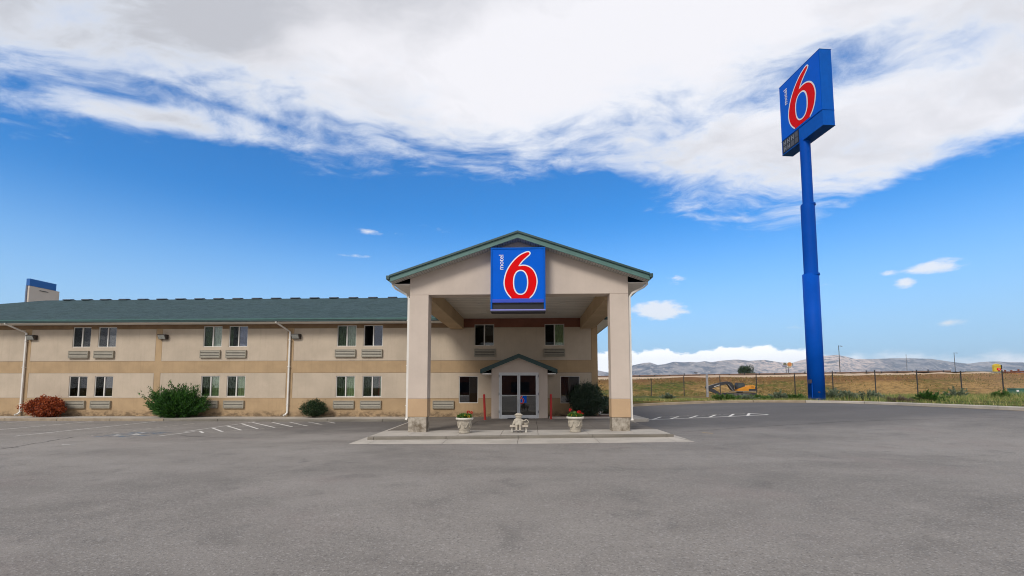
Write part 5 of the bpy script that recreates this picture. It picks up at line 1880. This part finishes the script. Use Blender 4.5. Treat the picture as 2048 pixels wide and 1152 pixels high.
# ------------------------------------------------------------------ embankment: guard rail and what stands beyond
gl_ = thing('guard_rail', 'rust-brown highway guard rail along the top of the grassy embankment', 'guard rail', (60, 124, 5))
mb = MB()
xs = np.linspace(-60, 112, 44)
zr = lambda x: float(bermtop(x)) + 0.66
for x in xs:
    z = zr(x)
    mb.v += [(x, 124.0, z + .02), (x, 123.95, z + .12), (x, 124.0, z + .20), (x, 123.95, z + .28), (x, 124.0, z + .38), (x, 124.03, z + .38), (x, 124.03, z + .02)]
for i in range(len(xs) - 1):
    for k in range(7):
        a, b = i * 7 + k, i * 7 + (k + 1) % 7
        mb.f.append((a, b, b + 7, a + 7))
mb.build('rail', RAILM, gl_)
for k, x in enumerate(np.arange(2, 112, 4.0)):
    z = zr(x)
    MB().box(x - .09, x + .09, 123.8, 123.93, z - .35, z + .40 + (.30 if k % 4 == 2 else 0)).build('post', STEEL, gl_)
cbr = tag(MB().add([(117, 125.2, 4.9), (126.2, 125.2, 4.6), (126.2, 125.2, 6.0), (126.2, 125.5, 6.0), (117, 125.5, 6.12), (117, 125.2, 6.12), (117, 125.5, 4.9), (126.2, 125.5, 4.6)],
                   [(0, 1, 2, 5), (5, 2, 3, 4), (7, 6, 4, 3), (1, 7, 3, 2), (6, 0, 5, 4)]).build('concrete_barrier', mat('barrier_concrete', (0.20, 0.20, 0.17), 0.9, 0.2, 1.5)), 'low grey concrete barrier on the embankment beside the yellow sign', 'barrier')


def lightpole(x, y, z0, z1, arm, label):
    t = thing('light_pole', label, 'light pole', (x, y, z0), 'highway light poles')
    MB().tube([(x, y, z0), (x, y, z1)], [0.16, 0.11], 10).build('mast', mat('weathered_pole', (0.055, 0.05, 0.048), 0.8), t)
    MB().tube([(x, y, z1 - .35), (x + arm * .6, y, z1 - .1), (x + arm, y, z1 - .2)], 0.06, 6).build('arm', GALV, t)
    MB().box(x + arm - .25, x + arm + .35, y - .2, y + .2, z1 - .42, z1 - .2).build('lamp_head', GALV, t, bevel=0.05)


lightpole(120.9, 180, 0.5, 18.2, 1.0, 'tall dark light pole just right of the blue pylon')
lightpole(231.7, 254, 0.5, 20.9, 1.6, 'farther light pole beyond the embankment toward the right edge')
ms = thing('radio_mast', 'thin lattice radio mast far off in front of the mountains', 'mast', (406, 500, 0))
for a, b in ((-.5, -.4), (.5, -.4), (0, .5)):
    MB().tube([(406 + a, 500 + b, 0), (406 + a * .3, 500 + b * .3, 37.6)], 0.09, 4).build('mast_leg', GALV, ms)
mb = MB()
for k in range(18):
    z = 2 + k * 2.0
    f_ = 1 - .7 * z / 37.6
    mb.tube([(406 - .5 * f_, 500 - .4 * f_, z), (406 + .5 * f_, 500 - .4 * f_, z + 2)], 0.05, 4)
o_ = mb.build('lattice', GALV, ms)
o_['kind'] = 'stuff'

rs_ = thing('roadside_sign', 'far roadside sign with an orange octagon and a dark trapezoid on two poles', 'sign', (145.6, 260, 0))
for x in (145.0, 146.2):
    MB().tube([(x, 260, 0), (x, 260, 13.3)], 0.16, 8).build('pole', STEEL, rs_)
oc = [(146.9 + 1.42 * math.cos(R(22.5 + 45 * i)), 14.85 + 1.38 * math.sin(R(22.5 + 45 * i))) for i in range(8)]
MB().prism(oc[::-1], 'y', 259.5, 259.9).build('octagon_panel', mat('octagon_cream', (0.55, 0.42, 0.22), 0.6), rs_)
oc2 = [(146.8 + 1.05 * math.cos(R(22.5 + 45 * i)), 14.95 + 1.0 * math.sin(R(22.5 + 45 * i))) for i in range(8)]
MB().prism(oc2[::-1], 'y', 259.42, 259.49).build('octagon_face', ORS, rs_)
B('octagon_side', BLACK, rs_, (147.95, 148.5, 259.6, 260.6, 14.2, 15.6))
MB().prism([(143.3, 14.4), (145.3, 14.4), (144.9, 15.75), (143.7, 15.75)], 'y', 259.5, 259.8).build('trapezoid_panel', OLIVE, rs_)
B('lower_board', mat('lilac_grey_board', (0.20, 0.20, 0.28), 0.7), rs_, (142.9, 145.2, 259.5, 259.7, 13.4, 14.3))
B('cross_board', mat('olive_board', (0.32, 0.33, 0.25), 0.7), rs_, (144.2, 147.3, 259.3, 259.45, 13.0, 13.35))

ys_ = thing('yellow_sign', 'yellow store sign with a red oval above the barrier at the right', 'sign', (149.8, 150, 0))
MB().prism([(148.6, 6.4), (150.65, 6.4), (150.65, 8.9), (150.2, 9.2), (149.6, 9.35), (149.0, 9.2), (148.6, 8.85)][::-1], 'y', 149.7, 150.3).build('panel', YELS, ys_)
B('black_side', BLACK, ys_, (150.66, 151.15, 149.8, 151.0, 7.5, 9.0))  # black box along the right side of the panel
ov = [(149.95 + .62 * math.cos(t), 7.62 + .42 * math.sin(t)) for t in np.linspace(0, 2 * math.pi, 20, endpoint=False)]
MB().prism(ov[::-1], 'y', 149.62, 149.69).build('oval', REDS, ys_)
B('oval_mark', WHITES, ys_, (149.88, 150.05, 149.58, 149.61, 7.42, 7.85))
B('dividing_line', OLIVE, ys_, (148.65, 150.6, 149.66, 149.695, 8.32, 8.42))
MB().tube([(149.6, 150, 0), (149.6, 150, 6.45)], 0.2, 8).build('pole', STEEL, ys_)

for k, (x, w_, h_, m_) in enumerate([(126.9, 1.3, 1.6, RUSTM), (128.4, 1.4, 1.75, RUSTM), (130.0, 1.5, 1.7, RUSTM), (131.9, 2.0, 1.9, RUSTM)]):
    t = thing('scrap_stack', ['rusty red steel stack right beside the yellow sign', 'second rusty steel stack from the yellow sign', 'third rusty steel stack from the yellow sign', 'rusty steel stack at the very right edge'][k], 'scrap', (x, 126.5, 4.6), 'rusty stacks on the embankment')
    for q in range(4):
        MB().box(x - w_ / 2, x + w_ / 2, 125.9 + q * .05, 127.4, 4.4 + q * h_ / 4, 4.4 + (q + .86) * h_ / 4).build('steel_bundle', RUSTM, t, bevel=0.08)
    MB().tube([(x, 126.6, 4.4 + h_), (x + .1, 126.6, 4.4 + h_ + .3)], 0.22, 8).build('drum', RUSTM, t)
ob = thing('orange_hoarding', 'orange-brown board hoarding with posts below the rusty stacks', 'hoarding', (123.5, 118.4, 4.3))
for k in range(2):
    B('board', ORB, ob, (120.9, 127.5, 118.35, 118.42, 4.60 + k * .45, 4.98 + k * .45))
for x in (121.0, 122.6, 124.2, 125.8):
    B('post', ORB, ob, (x, x + .12, 118.43, 118.55, 3.6, 5.5))

rdsg = thing('road_sign', 'small dark road sign seen edge-on above the embankment, left of the excavator', 'sign', (51, 140, 4.5))
B('crossbar', STEEL, rdsg, (50.45, 51.55, 140, 140.1, 6.2, 6.38))
B('post', STEEL, rdsg, (50.95, 51.15, 140, 140.1, 4.5, 6.2))
B('plate', STEEL, rdsg, (51.15, 51.5, 140.02, 140.08, 5.55, 5.85))


def tree(name, label, x, y, z, hx_, hz, seed):
    t = thing(name, label, 'tree', (x, y, z))
    rs = np.random.default_rng(seed)
    MB().tube([(x, y, z), (x + .1, y, z + hz * .45), (x - .1, y, z + hz * .8)], [.28, .2, .06], 8).build('trunk', BARK, t)
    for k in range(7):
        a = k * .9
        MB().tube([(x, y, z + hz * (.3 + .06 * k)), (x + hx_ * .6 * math.cos(a), y + hx_ * .5 * math.sin(a), z + hz * (.45 + .07 * k))], [.1, .03], 5).build('limb', BARK, t)
    Vs, Fs, k0 = [], [], 0
    for k in range(34):
        a = rs.uniform(0, 2 * math.pi)
        q = rs.uniform(.1, 1) ** .6
        zz_ = rs.uniform(.28, 1)
        w_ = max(0.05, 1 - (abs(zz_ - .55) / .50) ** 2) ** .5
        cc = np.array([x + hx_ * .82 * q * w_ * math.cos(a), y + hx_ * .6 * q * w_ * math.sin(a), z + hz * zz_])
        n = 130
        d = unit(rs.normal(size=(n, 3)))
        Pp = cc + d * (hx_ * .24 * rs.uniform(.3, 1, n) ** .5)[:, None]
        V_, F_ = leaf_cards(Pp, unit(d + rs.normal(size=(n, 3)) * .6), .40 * rs.uniform(.6, 1.2, n), .24)
        Vs.append(V_)
        Fs.append(F_ + k0)
        k0 += len(V_)
    np_mesh('crown', np.vstack(Vs), np.vstack(Fs), L_TREE, t, (x, y, z))


tree('broadleaf_tree', 'lone dark green tree beyond the highway above the excavator', 90.2, 190, 2.6, 4.6, 7.6, 4)

# ------------------------------------------------------------------ grass
def grass(name, xs_, ys_, hgt, wid, m, lean=(0.0, 0.0), label=None, zf=None, jit=0.35):
    n = len(xs_)
    z = (zf or terr)(xs_, ys_)
    base = np.stack([xs_, ys_, z - 0.02], 1)
    d = np.stack([rng.normal(0, jit, n) + lean[0], rng.normal(0, jit, n) + lean[1], np.ones(n)], 1)
    d = unit(d)
    a = rng.uniform(0, 2 * math.pi, n)
    sd = np.stack([np.cos(a), np.sin(a) * .5, np.zeros(n)], 1) * (wid * rng.uniform(.6, 1.4, n))[:, None]
    L_ = (hgt * rng.uniform(.5, 1.3, n))[:, None]
    V_ = np.stack([base - sd, base + sd, base + d * L_], 1).reshape(-1, 3)
    F_ = np.arange(3 * n).reshape(-1, 3)
    o = np_mesh(name, V_, F_, m)
    o['kind'] = 'stuff'
    o['label'] = label
    o['category'] = 'grass'
    return o


def kerb_y(x):
    return np.interp(x, [p[0] for p in KS], [p[1] for p in KS])


n = 90000
X_ = rng.uniform(5, 52, n)
Y_ = np.where(rng.uniform(0, 1, n) < .5, rng.uniform(28.5, 34.5, n), 19 + rng.uniform(0, 1, n) ** 1.15 * 40)
pn = vnoise(X_, Y_, 0.45, 2.0)
keep = ((Y_ > kerb_y(X_) + 0.35) & (X_ < 19)) | ((X_ > 21.2)) | ((X_ >= 19) & (Y_ > 29.5))
keep &= (pn + rng.uniform(-.5, .5, n)) > -0.12
X_, Y_ = X_[keep], Y_[keep]
hh = 0.14 + 0.26 * ss(-.3, .5, vnoise(X_, Y_, 0.22, 6.0)) + 0.16 * ss(22, 34, X_)
hh = hh * (1 - 0.72 * ss(33.5, 37, Y_) * (1 - ss(.60, .68, X_ / Y_)))
hh = hh * (1 - 0.42 * (1 - ss(18, 21, X_))) + 0.10 * ss(29, 30.5, Y_) * (1 - ss(33, 35, Y_)) * ss(20, 22, X_)
grass('verge_grass', X_, Y_, hh, np.full(len(X_), .016), L_GRASS, label='mixed green and straw-coloured grass and weeds behind the lot kerb')
n = 60000
Y_ = rng.uniform(58, 118.6, n)
X_ = rng.uniform(0.05, 1.16, n) * Y_
pn = vnoise(X_, Y_, 0.16, 12.0)
keep = (pn + rng.uniform(-.6, .6, n)) > -0.1
X_, Y_ = X_[keep], Y_[keep]
hh = 0.28 + 0.25 * ss(-.2, .5, vnoise(X_, Y_, .1, 7.0))
grass('embankment_grass', X_, Y_, hh, np.full(len(X_), .085), L_BERM, lean=(0.9, -0.1), label='leaning straw and green grass on the highway embankment', jit=.45)

# ------------------------------------------------------------------ the air over the valley
hz_m = bpy.data.materials.new('valley_haze')
hz_m.use_nodes = True
ht = NT(hz_m.node_tree)
ht.n.clear()
pv = ht.new('ShaderNodeVolumePrincipled')
pv.inputs['Color'].default_value = (0.70, 0.84, 1.0, 1)
pv.inputs['Density'].default_value = 7.0e-5
pv.inputs['Anisotropy'].default_value = 0.0
ho = ht.new('ShaderNodeOutputMaterial')
ht.put(ho.inputs['Volume'], pv.outputs[0])
hzo = struct(MB().box(-32000, 32000, -3000, 10600, -12, 665).build('haze', hz_m), 'stuff', 'thin blue haze in the air over the valley')
hzo['category'] = 'haze'

# ------------------------------------------------------------------ across the road, mirrored in the lobby glass
ac_ = thing('roadside_building', 'long low red-brown building across the road mirrored in the lobby doors', 'building', (0, -62, 0))
B('wall', mat('red_brown_brick', (0.20, 0.075, 0.05), 0.9, 0.25, 0.4), ac_, (-34, 30, -70, -60, 0, 4.6))
B('parapet', mat('pale_parapet', (0.45, 0.40, 0.33), 0.9, 0.1, 0.5), ac_, (-34.3, 30.3, -70.3, -59.7, 4.61, 5.5))
for k in range(9):
    x = -31 + k * 6.7
    B('shop_window', BLACK, ac_, (x, x + 4.2, -59.99, -59.9, 0.6, 3.0))
